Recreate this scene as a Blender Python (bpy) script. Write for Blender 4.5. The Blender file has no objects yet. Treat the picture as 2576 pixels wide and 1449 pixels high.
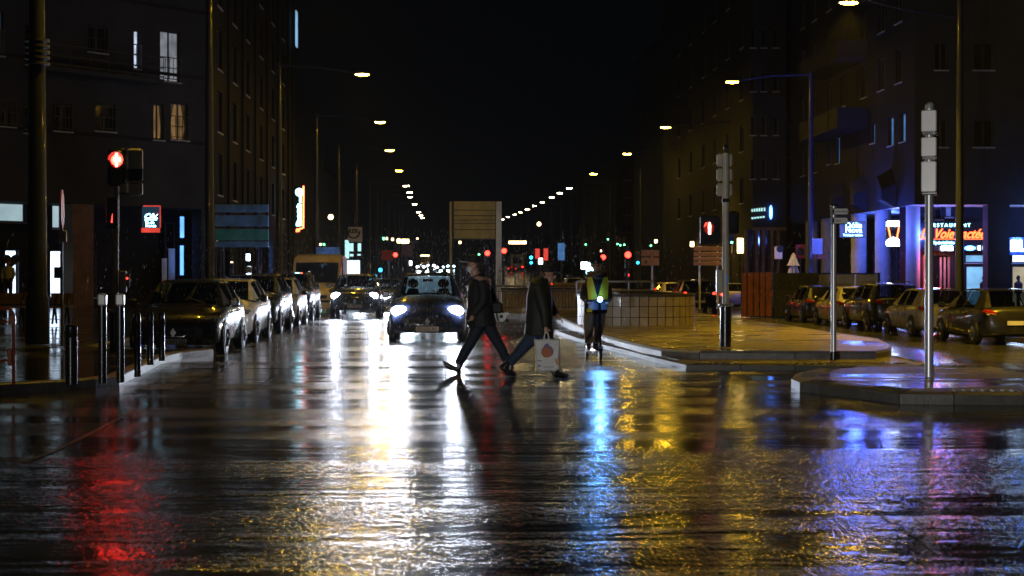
import bpy, bmesh, math, random
from mathutils import Vector, Matrix
random.seed(7)
RAIN_N = 3500
HAZE = 0.00012
SKY = 1.0
EXPO = 0.0
PI = math.pi
sc = bpy.context.scene
C = sc.collection
# ---------------------------------------------------------------- camera
F = 3800.0 / 2576.0            # focal length in picture widths
YAW = math.atan(176 / 3800.0)
PIT = math.atan(27.5 / 3800.0)
CAMZ = 1.5
fw = Vector((math.sin(YAW) * math.cos(PIT), math.cos(YAW) * math.cos(PIT), -math.sin(PIT)))
rt = Vector((math.cos(YAW), -math.sin(YAW), 0))
up = rt.cross(fw)
def ray(px, py):
    return fw + rt * ((px - 1288) / 3800.0) + up * ((724.5 - py) / 3800.0)
def W(px, py, Y):              # the point on the plane y = Y seen at a picture position
    r = ray(px, py); t = Y / r.y
    return Vector((r.x * t, Y, CAMZ + r.z * t))
def G(px, py, z=0.0):
    r = ray(px, py); t = (z - CAMZ) / r.z
    return Vector((r.x * t, r.y * t, z))
def fx(px, Y): return W(px, 697, Y).x
def sm(t):
    t = max(0.0, min(1.0, t)); return t * t * (3 - 2 * t)
def gz(x, y):
    rise = max(0.0, min(y, 420.0) - 175.0) * 0.0205
    drop = -0.3 * sm((x - 9.0) / 4.5) * (1 - sm((y - 75) / 40.0)) * sm((y - 8) / 16.0)
    return rise + drop
def pz(x, y):                  # left pavement level
    return 0.14 + 0.028 * max(0.0, min(10, -7.0 - x)) + max(0.0, min(y, 420.0) - 175.0) * 0.0205

# ---------------------------------------------------------------- materials
def nmat(name):
    m = bpy.data.materials.new(name); m.use_nodes = True
    return m, m.node_tree, m.node_tree.nodes['Principled BSDF']
def sock(b, *names):
    for n in names:
        if n in b.inputs: return b.inputs[n]
def mat(name, col, rough=0.5, metal=0.0, spec=0.5, coat=0.0, var=0.25, scale=3.0, bump=0.0, bscale=60.0, vary_rough=0.15):
    m, nt, b = nmat(name)
    tc = nt.nodes.new('ShaderNodeTexCoord')
    nz = nt.nodes.new('ShaderNodeTexNoise'); nz.inputs['Scale'].default_value = scale; nz.inputs['Detail'].default_value = 6; nz.inputs['Roughness'].default_value = 0.65
    nt.links.new(tc.outputs['Object'], nz.inputs['Vector'])
    mp = nt.nodes.new('ShaderNodeMapRange'); mp.inputs['From Min'].default_value = 0.3; mp.inputs['From Max'].default_value = 0.7
    mp.inputs['To Min'].default_value = 1 - var; mp.inputs['To Max'].default_value = 1 + var * 0.6
    nt.links.new(nz.outputs['Fac'], mp.inputs['Value'])
    vm = nt.nodes.new('ShaderNodeVectorMath'); vm.operation = 'SCALE'; vm.inputs[0].default_value = col[:3]
    nt.links.new(mp.outputs['Result'], vm.inputs['Scale'])
    nt.links.new(vm.outputs['Vector'], b.inputs['Base Color'])
    mr = nt.nodes.new('ShaderNodeMapRange'); mr.inputs['To Min'].default_value = max(0.02, rough - vary_rough); mr.inputs['To Max'].default_value = min(1, rough + vary_rough)
    nt.links.new(nz.outputs['Fac'], mr.inputs['Value']); nt.links.new(mr.outputs['Result'], b.inputs['Roughness'])
    b.inputs['Metallic'].default_value = metal
    sock(b, 'Specular IOR Level', 'Specular').default_value = spec
    sock(b, 'Coat Weight', 'Clearcoat').default_value = coat
    sock(b, 'Coat Roughness', 'Clearcoat Roughness').default_value = 0.04
    if bump:
        n2 = nt.nodes.new('ShaderNodeTexNoise'); n2.inputs['Scale'].default_value = bscale; n2.inputs['Detail'].default_value = 3
        nt.links.new(tc.outputs['Object'], n2.inputs['Vector'])
        bp = nt.nodes.new('ShaderNodeBump'); bp.inputs['Distance'].default_value = bump
        nt.links.new(n2.outputs['Fac'], bp.inputs['Height']); nt.links.new(bp.outputs['Normal'], b.inputs['Normal'])
    return m
def emit(name, col, s, mottle=0.0, scale=3.0):
    m = bpy.data.materials.new(name); m.use_nodes = True; nt = m.node_tree
    nt.nodes.clear()
    o = nt.nodes.new('ShaderNodeOutputMaterial'); e = nt.nodes.new('ShaderNodeEmission')
    e.inputs['Color'].default_value = (*col[:3], 1); e.inputs['Strength'].default_value = s
    if mottle:
        tc = nt.nodes.new('ShaderNodeTexCoord'); nz = nt.nodes.new('ShaderNodeTexNoise'); nz.inputs['Scale'].default_value = scale
        mp = nt.nodes.new('ShaderNodeMapRange'); mp.inputs['From Min'].default_value = 0.3; mp.inputs['From Max'].default_value = 0.7
        mp.inputs['To Min'].default_value = s * (1 - mottle); mp.inputs['To Max'].default_value = s * (1 + mottle)
        nt.links.new(tc.outputs['Object'], nz.inputs['Vector']); nt.links.new(nz.outputs['Fac'], mp.inputs['Value']); nt.links.new(mp.outputs['Result'], e.inputs['Strength'])
    nt.links.new(e.outputs[0], o.inputs[0])
    return m

def wetroad(name, col, r_wet=0.13, r_dry=0.115, grain=0.0092, und=0.0045, pud=0.5, near_coarse=False, gscale=70.0):
    m, nt, b = nmat(name); N = nt.nodes; L = nt.links
    tc = N.new('ShaderNodeTexCoord')
    def noise(scale, detail=3, vec=None, rough=0.5, dist=0.0):
        n = N.new('ShaderNodeTexNoise'); n.inputs['Scale'].default_value = scale; n.inputs['Detail'].default_value = detail
        n.inputs['Roughness'].default_value = rough; n.inputs['Distortion'].default_value = dist
        L.new(vec or tc.outputs['Object'], n.inputs['Vector']); return n.outputs['Fac']
    def maprange(v, a, c, d, e, smooth=True):
        n = N.new('ShaderNodeMapRange'); n.interpolation_type = 'SMOOTHSTEP' if smooth else 'LINEAR'
        for k, x in zip(('From Min', 'From Max', 'To Min', 'To Max'), (a, c, d, e)): n.inputs[k].default_value = x
        L.new(v, n.inputs['Value']); return n.outputs['Result']
    def mth(op, a, c):
        n = N.new('ShaderNodeMath'); n.operation = op
        for i, v in enumerate((a, c)):
            if isinstance(v, (int, float)): n.inputs[i].default_value = v
            else: L.new(v, n.inputs[i])
        return n.outputs[0]
    mp = N.new('ShaderNodeMapping'); mp.inputs['Scale'].default_value = (0.16, 1.0, 1.0); L.new(tc.outputs['Object'], mp.inputs['Vector'])
    str_v = mp.outputs['Vector']
    ruts = noise(1.15, 3, str_v, 0.55, 0.5)            # long shallow ruts and film edges running across
    fine = noise(5.5, 2, str_v, 0.5, 0.3)
    blot = noise(0.55, 4)
    pm = mth('ADD', mth('MULTIPLY', ruts, 0.62), mth('MULTIPLY', blot, 0.38))
    wet = maprange(pm, pud - 0.07, pud + 0.07, 0.0, 1.0)          # 1 = standing water film
    if near_coarse:
        sp = N.new('ShaderNodeSeparateXYZ'); L.new(tc.outputs['Object'], sp.inputs[0])
        wob = mth('MULTIPLY', mth('SUBTRACT', blot, 0.5), 1.6)
        yy = mth('ADD', sp.outputs['Y'], wob)
        strip = maprange(yy, 12.6, 13.2, 0.28, 1.0)     # older coarse surface this side of the relaid strip
        wet = mth('MULTIPLY', wet, strip)
        coarse = maprange(yy, 12.6, 13.2, 1.0, 0.6)
    else: coarse = 1.0
    dry = mth('SUBTRACT', 1.0, wet)
    rg = noise(35, 2)
    if near_coarse: r_dry_s = maprange(yy, 12.6, 14.5, r_dry, r_dry + .10)
    else: r_dry_s = r_dry
    rr = mth('ADD', mth('ADD', mth('MULTIPLY', dry, r_dry_s), mth('MULTIPLY', wet, r_wet)), mth('MULTIPLY', mth('SUBTRACT', rg, 0.5), 0.10))
    L.new(mth('MAXIMUM', rr, 0.03), b.inputs['Roughness'])
    vo = N.new('ShaderNodeTexVoronoi'); vo.inputs['Scale'].default_value = gscale; L.new(tc.outputs['Object'], vo.inputs['Vector'])
    mp2 = N.new('ShaderNodeMapping'); mp2.inputs['Scale'].default_value = (1.0, 0.42, 1.0); L.new(tc.outputs['Object'], mp2.inputs['Vector'])
    lump = mth('ADD', mth('MULTIPLY', noise(gscale * 0.52, 1.6, mp2.outputs['Vector'], .6), .85), mth('MULTIPLY', noise(gscale * 0.13, 1.0), .55))
    patch = maprange(noise(1.3, 5, str_v, .6, .6), .40, .60, .32, 1.3)
    ga = mth('MULTIPLY', mth('MULTIPLY', mth('ADD', mth('MULTIPLY', dry, 0.85), 0.15), coarse), patch)
    hgt = mth('ADD', mth('MULTIPLY', mth('MULTIPLY', lump, ga), grain), mth('ADD', mth('MULTIPLY', ruts, und * 3.2), mth('MULTIPLY', fine, und * 0.8)))
    bp = N.new('ShaderNodeBump'); bp.inputs['Distance'].default_value = 1.0; bp.inputs['Strength'].default_value = 1.0
    L.new(hgt, bp.inputs['Height']); L.new(bp.outputs['Normal'], b.inputs['Normal'])
    cv = mth('ADD', mth('MULTIPLY', maprange(vo.outputs['Distance'], 0.0, 0.8, 1.35, 0.5), .6), mth('MULTIPLY', maprange(mth('ADD', mth('MULTIPLY', noise(9.0, 4), .5), mth('MULTIPLY', noise(0.9, 5), .5)), .35, .65, .15, 1.5), 0.75))
    vm = N.new('ShaderNodeVectorMath'); vm.operation = 'SCALE'; vm.inputs[0].default_value = col
    L.new(mth('MULTIPLY', cv, maprange(wet, 0, 1, 0.85, 0.5)), vm.inputs['Scale']); L.new(vm.outputs[0], b.inputs['Base Color'])
    sock(b, 'Specular IOR Level').default_value = 0.5
    return m

M = {}
M['asphalt'] = wetroad('wet asphalt', (0.035, 0.035, 0.036), near_coarse=True)
M['island'] = wetroad('wet island surfacing', (0.17, 0.135, 0.06), r_wet=0.13, r_dry=0.40, grain=0.02, und=0.006, pud=0.53, gscale=80)
M['pave'] = wetroad('wet pavement', (0.05, 0.05, 0.052), r_wet=0.09, r_dry=0.26, grain=0.002, und=0.003, pud=0.45)
M['paint'] = wetroad('wet road paint', (0.13, 0.13, 0.12), r_wet=0.10, r_dry=0.26, grain=0.0012, und=0.004, pud=0.5)
M['kerb'] = mat('kerb granite', (0.15, 0.145, 0.14), 0.4, coat=0.3, bump=0.003, bscale=40, var=0.45, scale=5)
M['kerb_worn'] = mat('kerb ribbed concrete', (0.07, 0.068, 0.06), 0.45, bump=0.004, bscale=40, var=0.4, scale=5)
M['black'] = mat('black painted metal', (0.012, 0.013, 0.016), 0.28, coat=0.4)
M['pole'] = mat('dark street pole paint', (0.02, 0.024, 0.035), 0.35, coat=0.3)
M['pole_bluelit'] = mat('street pole with blue light in its colour', (0.02, 0.035, 0.14), 0.35, coat=0.3)  # dark pole with the blue light falling on it mixed into the colour
M['grey'] = mat('grey metal', (0.30, 0.31, 0.32), 0.35, metal=0.6, coat=0.2)
M['galv'] = mat('galvanised post', (0.55, 0.56, 0.58), 0.32, metal=0.5)
M['whitep'] = mat('white enamel', (0.72, 0.72, 0.70), 0.3, coat=0.3, var=0.15)
M['cream'] = mat('cream painted metal', (0.42, 0.40, 0.34), 0.4)
M['rubber'] = mat('rubber', (0.012, 0.012, 0.012), 0.6)
M['alloy'] = mat('alloy', (0.4, 0.4, 0.42), 0.25, metal=0.9)
M['chrome'] = mat('chrome', (0.7, 0.7, 0.7), 0.12, metal=1.0, vary_rough=0.05)
M['car_black'] = mat('black car paint', (0.008, 0.009, 0.012), 0.3, coat=1.0, spec=0.25, var=0.2, bump=0.0003, bscale=60)
M['car_blue'] = mat('dark blue car paint', (0.010, 0.016, 0.04), 0.3, coat=1.0, spec=0.25, var=0.2, bump=0.0003, bscale=60)
M['car_grey'] = mat('grey car paint', (0.012, 0.012, 0.013), 0.3, coat=1.0, spec=0.25, bump=0.0003, bscale=60)
M['car_white'] = mat('white car paint', (0.55, 0.53, 0.48), 0.3, coat=1.0, var=0.1, bump=0.0008, bscale=120)
M['car_beige'] = mat('beige car paint', (0.30, 0.27, 0.20), 0.3, coat=1.0, var=0.1, bump=0.0008, bscale=120)
M['van_white'] = mat('van paint', (0.60, 0.50, 0.47), 0.35, coat=0.8, var=0.15)
M['interior'] = mat('dark trim', (0.012, 0.012, 0.013), 0.7)
M['lens_off'] = mat('unlit lamp glass', (0.22, 0.23, 0.25), 0.1, coat=1.0, metal=0.4)
M['lens_red'] = mat('unlit red lens', (0.25, 0.01, 0.01), 0.12, coat=1.0)
M['plate'] = mat('number plate', (0.45, 0.36, 0.30), 0.4)
M['plate_w'] = mat('white number plate', (0.45, 0.45, 0.45), 0.4)
M['ink'] = mat('black lettering', (0.01, 0.01, 0.01), 0.5)
M['conc'] = mat('rendered wall', (0.026, 0.026, 0.030), 0.75, spec=0.04, var=0.3, scale=0.6, bump=0.01, bscale=25)
M['conc_dark'] = mat('dark rendered wall', (0.045, 0.046, 0.05), 0.75, spec=0.04, var=0.3, scale=0.5, bump=0.01, bscale=25)
M['conc_warm'] = mat('warm rendered wall', (0.015, 0.014, 0.013), 0.75, spec=0.04, var=0.3, scale=0.6, bump=0.01, bscale=25)
M['facade'] = mat('right facade render', (0.034, 0.034, 0.042), 0.75, spec=0.04, var=0.3, scale=0.8, bump=0.01, bscale=25)
M['stone'] = mat('pale stone', (0.42, 0.41, 0.42), 0.6, var=0.25, scale=1.2, bump=0.006, bscale=30)
M['frame'] = mat('window frame', (0.05, 0.05, 0.055), 0.5)
M['rail'] = mat('railing paint', (0.03, 0.028, 0.025), 0.4, coat=0.3)
M['pane'] = mat('dark window glass', (0.008, 0.010, 0.012), 0.06, coat=1.0, vary_rough=0.03)
M['curtain'] = mat('curtain cloth', (0.35, 0.30, 0.22), 0.9)
M['orange'] = mat('orange barrier', (0.55, 0.10, 0.02), 0.4, coat=0.4)
M['skin'] = mat('skin', (0.42, 0.24, 0.17), 0.5, var=0.1)
M['wool_black'] = mat('black coat cloth', (0.010, 0.011, 0.013), 0.75, var=0.3, scale=12, bump=0.004, bscale=40)
M['wool_green'] = mat('dark green jacket cloth', (0.012, 0.014, 0.010), 0.7, var=0.3, scale=12, bump=0.004, bscale=40)
M['denim'] = mat('dark blue denim', (0.014, 0.028, 0.06), 0.8, var=0.4, scale=14, bump=0.004, bscale=50)
M['navy'] = mat('navy trousers', (0.008, 0.014, 0.028), 0.8, var=0.3, scale=14, bump=0.004, bscale=50)
M['chino'] = mat('beige trousers', (0.24, 0.18, 0.10), 0.8, var=0.3, scale=14, bump=0.004, bscale=50)
M['leather'] = mat('wet leather', (0.012, 0.010, 0.009), 0.25, coat=0.5)
M['hair'] = mat('grey brown hair', (0.10, 0.07, 0.045), 0.7, bump=0.006, bscale=90)
M['fur'] = mat('brown fur trim', (0.13, 0.075, 0.035), 0.8, bump=0.012, bscale=110)
M['mask'] = mat('white face mask', (0.6, 0.62, 0.65), 0.7, var=0.1)
M['hivis'] = mat('fluorescent yellow cloth', (0.85, 0.55, 0.01), 0.6, var=0.12, bump=0.003, bscale=50)
M['reflect'] = mat('grey reflective band', (0.45, 0.47, 0.52), 0.35, var=0.1)
M['bagw'] = mat('white plastic bag', (0.58, 0.58, 0.56), 0.45, var=0.15, scale=8, bump=0.012, bscale=18)
M['bagorange'] = mat('orange print', (0.35, 0.09, 0.02), 0.5)
M['bagcarrot'] = mat('pale orange print', (0.5, 0.2, 0.06), 0.5)
M['bagviolet'] = mat('violet print', (0.12, 0.10, 0.25), 0.5)
M['tile'] = mat('pale wall tile', (0.30, 0.25, 0.17), 0.4, var=0.3, scale=2.5, coat=0.2)
M['grout'] = mat('dark tile joint', (0.035, 0.03, 0.025), 0.6)
M['yellowwall'] = mat('yellow washed concrete', (0.36, 0.25, 0.09), 0.55, var=0.5, scale=0.9, spec=.2)
M['whitewall'] = mat('white plaster', (0.6, 0.6, 0.62), 0.5, var=0.2)
M['signback'] = mat('sign back aluminium', (0.36, 0.29, 0.10), 0.4, var=0.35, scale=1.2)
M['bluesign'] = mat('blue sign face', (0.14, 0.36, 1.0), 0.35, var=0.6, scale=1.5, coat=0.3)
M['tealsign'] = mat('teal sign face', (0.08, 0.42, 0.60), 0.35, var=0.5, scale=1.5, coat=0.3)
M['pinksign'] = mat('pale sign face', (0.20, 0.11, 0.17), 0.4, var=0.3)
M['redsign'] = mat('red sign face', (0.45, 0.04, 0.03), 0.4)
M['redboard'] = mat('red hoarding board', (0.12, 0.03, 0.04), 0.45, var=0.45, scale=2.2)
M['wood'] = mat('brown timber', (0.22, 0.13, 0.06), 0.6, var=0.4, scale=2)
M['parasol'] = mat('parasol cloth', (0.5, 0.5, 0.62), 0.8, bump=0.01, bscale=14)
M['bluebox'] = mat('blue letterbox plastic', (0.01, 0.04, 0.25), 0.35, coat=0.3)

LAMPC = (1.0, 0.60, 0.035)
M['e_lamp'] = emit('street lamp light', LAMPC, 400)
M['e_lampfar'] = emit('far street lamp light', (1.0, 0.78, 0.38), 120)
M['e_head'] = emit('headlight', (0.84, 0.88, 1.0), 700)
M['e_head2'] = emit('second headlight', (0.76, 0.82, 1.0), 800)
M['e_headfar2'] = emit('far bluish headlight', (0.5, 0.82, 1.0), 22)
M['e_headfar'] = emit('far headlight', (0.82, 0.91, 1.0), 40)
M['e_tail'] = emit('tail light', (1.0, 0.02, 0.01), 12)
M['e_red'] = emit('red signal', (1.0, 0.007, 0.004), 85)
M['e_redfar'] = emit('far red signal', (1.0, 0.02, 0.012), 17)
M['e_redcore'] = emit('red signal cross', (1.0, 0.35, 0.25), 9)
M['e_reddim'] = emit('dim red signal', (1.0, 0.06, 0.04), 3)
M['e_green'] = emit('green signal', (0.12, 1.0, 0.35), 12)
M['e_cyan'] = emit('cyan signal', (0.02, 0.55, 1.0), 12)
M['e_warm'] = emit('warm point', (1.0, 0.70, 0.30), 9)
M['e_white'] = emit('white point', (0.9, 0.95, 1.0), 6)
M['e_scoot'] = emit('scooter light', (0.11, 0.34, 1.0), 105)
M['e_shop'] = emit('shop interior light', (0.62, 0.78, 1.0), 3.2, 0.35, 1.4)
M['e_shopup'] = emit('upper shop light', (0.45, 0.62, 0.68), 0.75, 0.2, 0.9)
M['e_win'] = emit('lit curtain', (0.42, 0.44, 0.50), 0.42, 0.35, 1.5)
M['e_winb'] = emit('bright lit window', (0.62, 0.72, 0.95), 0.8, 0.5, 2.0)
M['e_winblue'] = emit('blue lit window', (0.10, 0.28, 0.62), 0.5, 0.4, 1.5)
M['e_wincyan'] = emit('cyan lit window', (0.25, 0.50, 0.75), 0.8, 0.4, 0.8)
M['e_winwarm'] = emit('warm lit room', (0.42, 0.24, 0.09), 0.35, 0.5, 2.0)
M['e_neonred'] = emit('red neon', (1.0, 0.13, 0.04), 9)
M['e_neonwarm'] = emit('orange neon', (1.0, 0.10, 0.025), 7)
M['e_neonblue'] = emit('blue neon', (0.06, 0.22, 1.0), 16)
M['e_neoncyan'] = emit('cyan neon', (0.30, 0.80, 1.0), 9)
M['e_neonwhite'] = emit('white blue neon', (0.55, 0.75, 1.0), 26)
M['e_panelblue'] = emit('backlit blue panel', (0.10, 0.14, 0.62), 0.8, 0.3, 2)
M['e_strip'] = emit('blue light strip', (0.10, 0.30, 1.0), 2.6, 0.2, 1.0)
M['e_redpanel'] = emit('backlit red panel', (0.85, 0.07, 0.05), 0.9, 0.25, 3)
M['e_darkblue'] = emit('backlit dark panel', (0.012, 0.035, 0.06), 1.0)
M['e_screen'] = emit('lit screen', (0.62, 0.80, 1.0), 2.2, 0.25, 3)
M['e_mint'] = emit('lit mint panel', (0.45, 0.85, 0.85), 1.3, 0.2, 2)
M['e_cabin'] = emit('cabin glow', (0.35, 0.62, 0.75), 1.0, 0.3, 4)
M['e_doorblue'] = emit('pale blue lit interior', (0.20, 0.46, 0.80), 1.1, 0.3, 1.0)
M['e_doorcream'] = emit('cream lit interior', (0.55, 0.48, 0.34), 0.7, 0.3, 1.0)
def glassmat(name, tint):
    m = bpy.data.materials.new(name); m.use_nodes = True; nt = m.node_tree; nt.nodes.clear()
    o = nt.nodes.new('ShaderNodeOutputMaterial'); mx = nt.nodes.new('ShaderNodeMixShader'); t = nt.nodes.new('ShaderNodeBsdfTransparent'); g = nt.nodes.new('ShaderNodeBsdfGlossy')
    t.inputs[0].default_value = (*tint, 1); g.inputs['Roughness'].default_value = 0.05
    fr = nt.nodes.new('ShaderNodeLayerWeight'); fr.inputs[0].default_value = 0.35; pw = nt.nodes.new('ShaderNodeMath'); pw.operation = 'POWER'; pw.inputs[1].default_value = 3.0
    nt.links.new(fr.outputs['Facing'], pw.inputs[0]); ad = nt.nodes.new('ShaderNodeMath'); ad.operation = 'MULTIPLY_ADD'; ad.inputs[1].default_value = 0.9; ad.inputs[2].default_value = 0.05
    nt.links.new(pw.outputs[0], ad.inputs[0]); nt.links.new(ad.outputs[0], mx.inputs[0]); nt.links.new(t.outputs[0], mx.inputs[1]); nt.links.new(g.outputs[0], mx.inputs[2]); nt.links.new(mx.outputs[0], o.inputs[0])
    return m
def frosted():
    m = bpy.data.materials.new('wet misted glass'); m.use_nodes = True; nt = m.node_tree; nt.nodes.clear()
    o = nt.nodes.new('ShaderNodeOutputMaterial'); mx = nt.nodes.new('ShaderNodeMixShader'); t = nt.nodes.new('ShaderNodeBsdfTransparent'); g = nt.nodes.new('ShaderNodeBsdfTranslucent')
    t.inputs[0].default_value = (.4,.45,.45,1); g.inputs[0].default_value = (.35,.5,.55,1); mx.inputs[0].default_value = .55
    nt.links.new(t.outputs[0], mx.inputs[1]); nt.links.new(g.outputs[0], mx.inputs[2]); nt.links.new(mx.outputs[0], o.inputs[0]); return m
M['mistglass'] = frosted()
def cloth():
    m = bpy.data.materials.new('terrace screen cloth'); m.use_nodes = True; nt = m.node_tree; nt.nodes.clear()
    o = nt.nodes.new('ShaderNodeOutputMaterial'); mx = nt.nodes.new('ShaderNodeMixShader'); t = nt.nodes.new('ShaderNodeBsdfDiffuse'); g = nt.nodes.new('ShaderNodeBsdfTranslucent')
    t.inputs[0].default_value = (.45,.45,.5,1); g.inputs[0].default_value = (.8,.8,.85,1); mx.inputs[0].default_value = .6
    nt.links.new(t.outputs[0], mx.inputs[1]); nt.links.new(g.outputs[0], mx.inputs[2]); nt.links.new(mx.outputs[0], o.inputs[0]); return m
M['screencloth'] = cloth()
M['carglass'] = glassmat('car window glass', (0.30, 0.34, 0.35))
M['glasspanel'] = glassmat('terrace glass', (0.5, 0.55, 0.6))

# ---------------------------------------------------------------- mesh builder
class MB:
    def __init__(s): s.v = []; s.f = []; s.sm = []
    def add(s, vs, fs, smooth=False):
        o = len(s.v); s.v += [tuple(v) for v in vs]
        for f in fs: s.f.append([i + o for i in f]); s.sm.append(smooth)
        return s
    def box(s, x0, x1, y0, y1, z0, z1, b=0.0):
        if b <= 0:
            vs = [(x0,y0,z0),(x1,y0,z0),(x1,y1,z0),(x0,y1,z0),(x0,y0,z1),(x1,y0,z1),(x1,y1,z1),(x0,y1,z1)]
            return s.add(vs, [(0,3,2,1),(4,5,6,7),(0,1,5,4),(1,2,6,5),(2,3,7,6),(3,0,4,7)])
        rings = []
        for z, k in ((z0, b), (z0 + b, 0), (z1 - b, 0), (z1, b)):
            rings.append([(x0+k+b,y0+k,z),(x1-k-b,y0+k,z),(x1-k,y0+k+b,z),(x1-k,y1-k-b,z),(x1-k-b,y1-k,z),(x0+k+b,y1-k,z),(x0+k,y1-k-b,z),(x0+k,y0+k+b,z)])
        return s.loft(rings, True, False)
    def loft(s, rings, cap=True, smooth=True, closed=True):
        n = len(rings[0]); vs = [p for r in rings for p in r]; fs = []
        for i in range(len(rings) - 1):
            for j in range(n if closed else n - 1):
                a = i*n + j; b = i*n + (j+1) % n
                fs.append((a, b, b + n, a + n))
        if cap: fs.append(tuple(range(n - 1, -1, -1))); fs.append(tuple(range((len(rings)-1)*n, len(rings)*n)))
        return s.add(vs, fs, smooth)
    def tube(s, pts, rad, n=12, smooth=True, flat=1.0, cap=True):
        pts = [Vector(p) for p in pts]
        if not isinstance(rad, (list, tuple)): rad = [rad] * len(pts)
        rings = []; pv = None
        for i, p in enumerate(pts):
            d = (pts[min(i+1, len(pts)-1)] - pts[max(i-1, 0)]).normalized()
            ref = Vector((0, 1, 0)) if abs(d.y) < 0.9 else Vector((1, 0, 0))
            u = d.cross(ref).normalized() if pv is None else (pv - d * pv.dot(d)).normalized()
            pv = u; w = d.cross(u)
            rings.append([p + u * (rad[i] * math.cos(2*PI*k/n)) + w * (rad[i] * flat * math.sin(2*PI*k/n)) for k in range(n)])
        return s.loft(rings, cap, smooth)
    def ball(s, c, r, n=12, m=8):
        rx, ry, rz = r if isinstance(r, (tuple, list)) else (r, r, r)
        rings = []
        for i in range(m + 1):
            t = PI * i / m; k = max(math.sin(t), 0.02)
            rings.append([(c[0] + rx*k*math.cos(2*PI*j/n), c[1] + ry*k*math.sin(2*PI*j/n), c[2] - rz*math.cos(t)) for j in range(n)])
        return s.loft(rings, True, True)
    def prism(s, poly, z0, z1):
        n = len(poly); vs = [(p[0], p[1], z0) for p in poly] + [(p[0], p[1], z1) for p in poly]
        return s.add(vs, [tuple(range(n-1, -1, -1)), tuple(range(n, 2*n))] + [(i, (i+1) % n, (i+1) % n + n, i + n) for i in range(n)])
    def slab(s, poly, y0, y1):       # outline given in x,z; thickness along y
        n = len(poly); vs = [(p[0], y0, p[1]) for p in poly] + [(p[0], y1, p[1]) for p in poly]
        return s.add(vs, [tuple(range(n)), tuple(range(2*n-1, n-1, -1))] + [((i+1) % n, i, i + n, (i+1) % n + n) for i in range(n)])
    def xf(s, mtx):
        s.v = [tuple(mtx @ Vector(v)) for v in s.v]; return s
    def build(s, name, m, parent=None, loc=None, sharp=35):
        me = bpy.data.meshes.new(name); me.from_pydata(s.v, [], s.f)
        me.polygons.foreach_set('use_smooth', s.sm); me.update()
        bm = bmesh.new(); bm.from_mesh(me); bmesh.ops.recalc_face_normals(bm, faces=bm.faces); bm.to_mesh(me); bm.free()
        if any(s.sm):
            try: me.set_sharp_from_angle(angle=math.radians(sharp))
            except Exception: pass
        me.materials.append(m)
        o = bpy.data.objects.new(name, me); C.objects.link(o)
        if parent is not None: o.parent = parent
        if loc is not None: o.location = loc
        return o
def thing(name, label, cat, loc=(0,0,0), rz=0.0, group=None):
    o = bpy.data.objects.new(name, None); C.objects.link(o); o.empty_display_size = 0.2
    o.location = loc; o.rotation_euler = (0, 0, rz); o['label'] = label; o['category'] = cat
    if group: o['group'] = group
    return o
def tag(o, label, cat, group=None):
    o['label'] = label; o['category'] = cat
    if group: o['group'] = group
    return o
def struct(o): o['kind'] = 'structure'; return o
def copy_tree(o, parent=None):
    c = o.copy(); C.objects.link(c); c.parent = parent
    for ch in list(o.children): copy_tree(ch, c)
    return c
def text_mesh(name, body, size, m, parent, loc, rot=(PI/2, 0, 0), depth=0.006, shear=0.0, sx=1.0, bold=0.0, align='CENTER'):
    cu = bpy.data.curves.new(name, 'FONT'); cu.body = body; cu.size = size; cu.extrude = depth; cu.align_x = align; cu.align_y = 'CENTER'; cu.shear = shear; cu.offset = bold; cu.resolution_u = 4
    t = bpy.data.objects.new(name + '_tmp', cu); C.objects.link(t)
    dg = bpy.context.evaluated_depsgraph_get(); me = bpy.data.meshes.new_from_object(t.evaluated_get(dg))
    bpy.data.objects.remove(t); bpy.data.curves.remove(cu)
    me.name = name; me.materials.clear(); me.materials.append(m)
    o = bpy.data.objects.new(name, me); C.objects.link(o); o.parent = parent; o.location = loc; o.rotation_euler = rot; o.scale = (sx, 1, 1)
    return o
def remesh(mb, name, m, parent, vox=0.014, smooth=2):
    o = mb.build(name + '_raw', m); md = o.modifiers.new('r', 'REMESH'); md.mode = 'VOXEL'; md.voxel_size = vox; md.use_smooth_shade = True
    if smooth: ms = o.modifiers.new('s', 'SMOOTH'); ms.factor = 0.5; ms.iterations = smooth
    dg = bpy.context.evaluated_depsgraph_get(); me = bpy.data.meshes.new_from_object(o.evaluated_get(dg)); me.name = name
    bpy.data.objects.remove(o)
    me.materials.clear(); me.materials.append(m)
    for p in me.polygons: p.use_smooth = True
    n = bpy.data.objects.new(name, me); C.objects.link(n); n.parent = parent
    return n
def spot(name, loc, target, power, col, size=60, blend=0.5, rad=0.05, parent=None):
    l = bpy.data.lights.new(name, 'SPOT'); l.energy = power; l.color = col; l.spot_size = math.radians(size); l.spot_blend = blend; l.shadow_soft_size = rad
    o = bpy.data.objects.new(name, l); C.objects.link(o); o.location = loc
    o.rotation_euler = (Vector(target) - Vector(loc)).to_track_quat('-Z', 'Y').to_euler()
    if parent is not None: o.parent = parent
    return o
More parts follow.
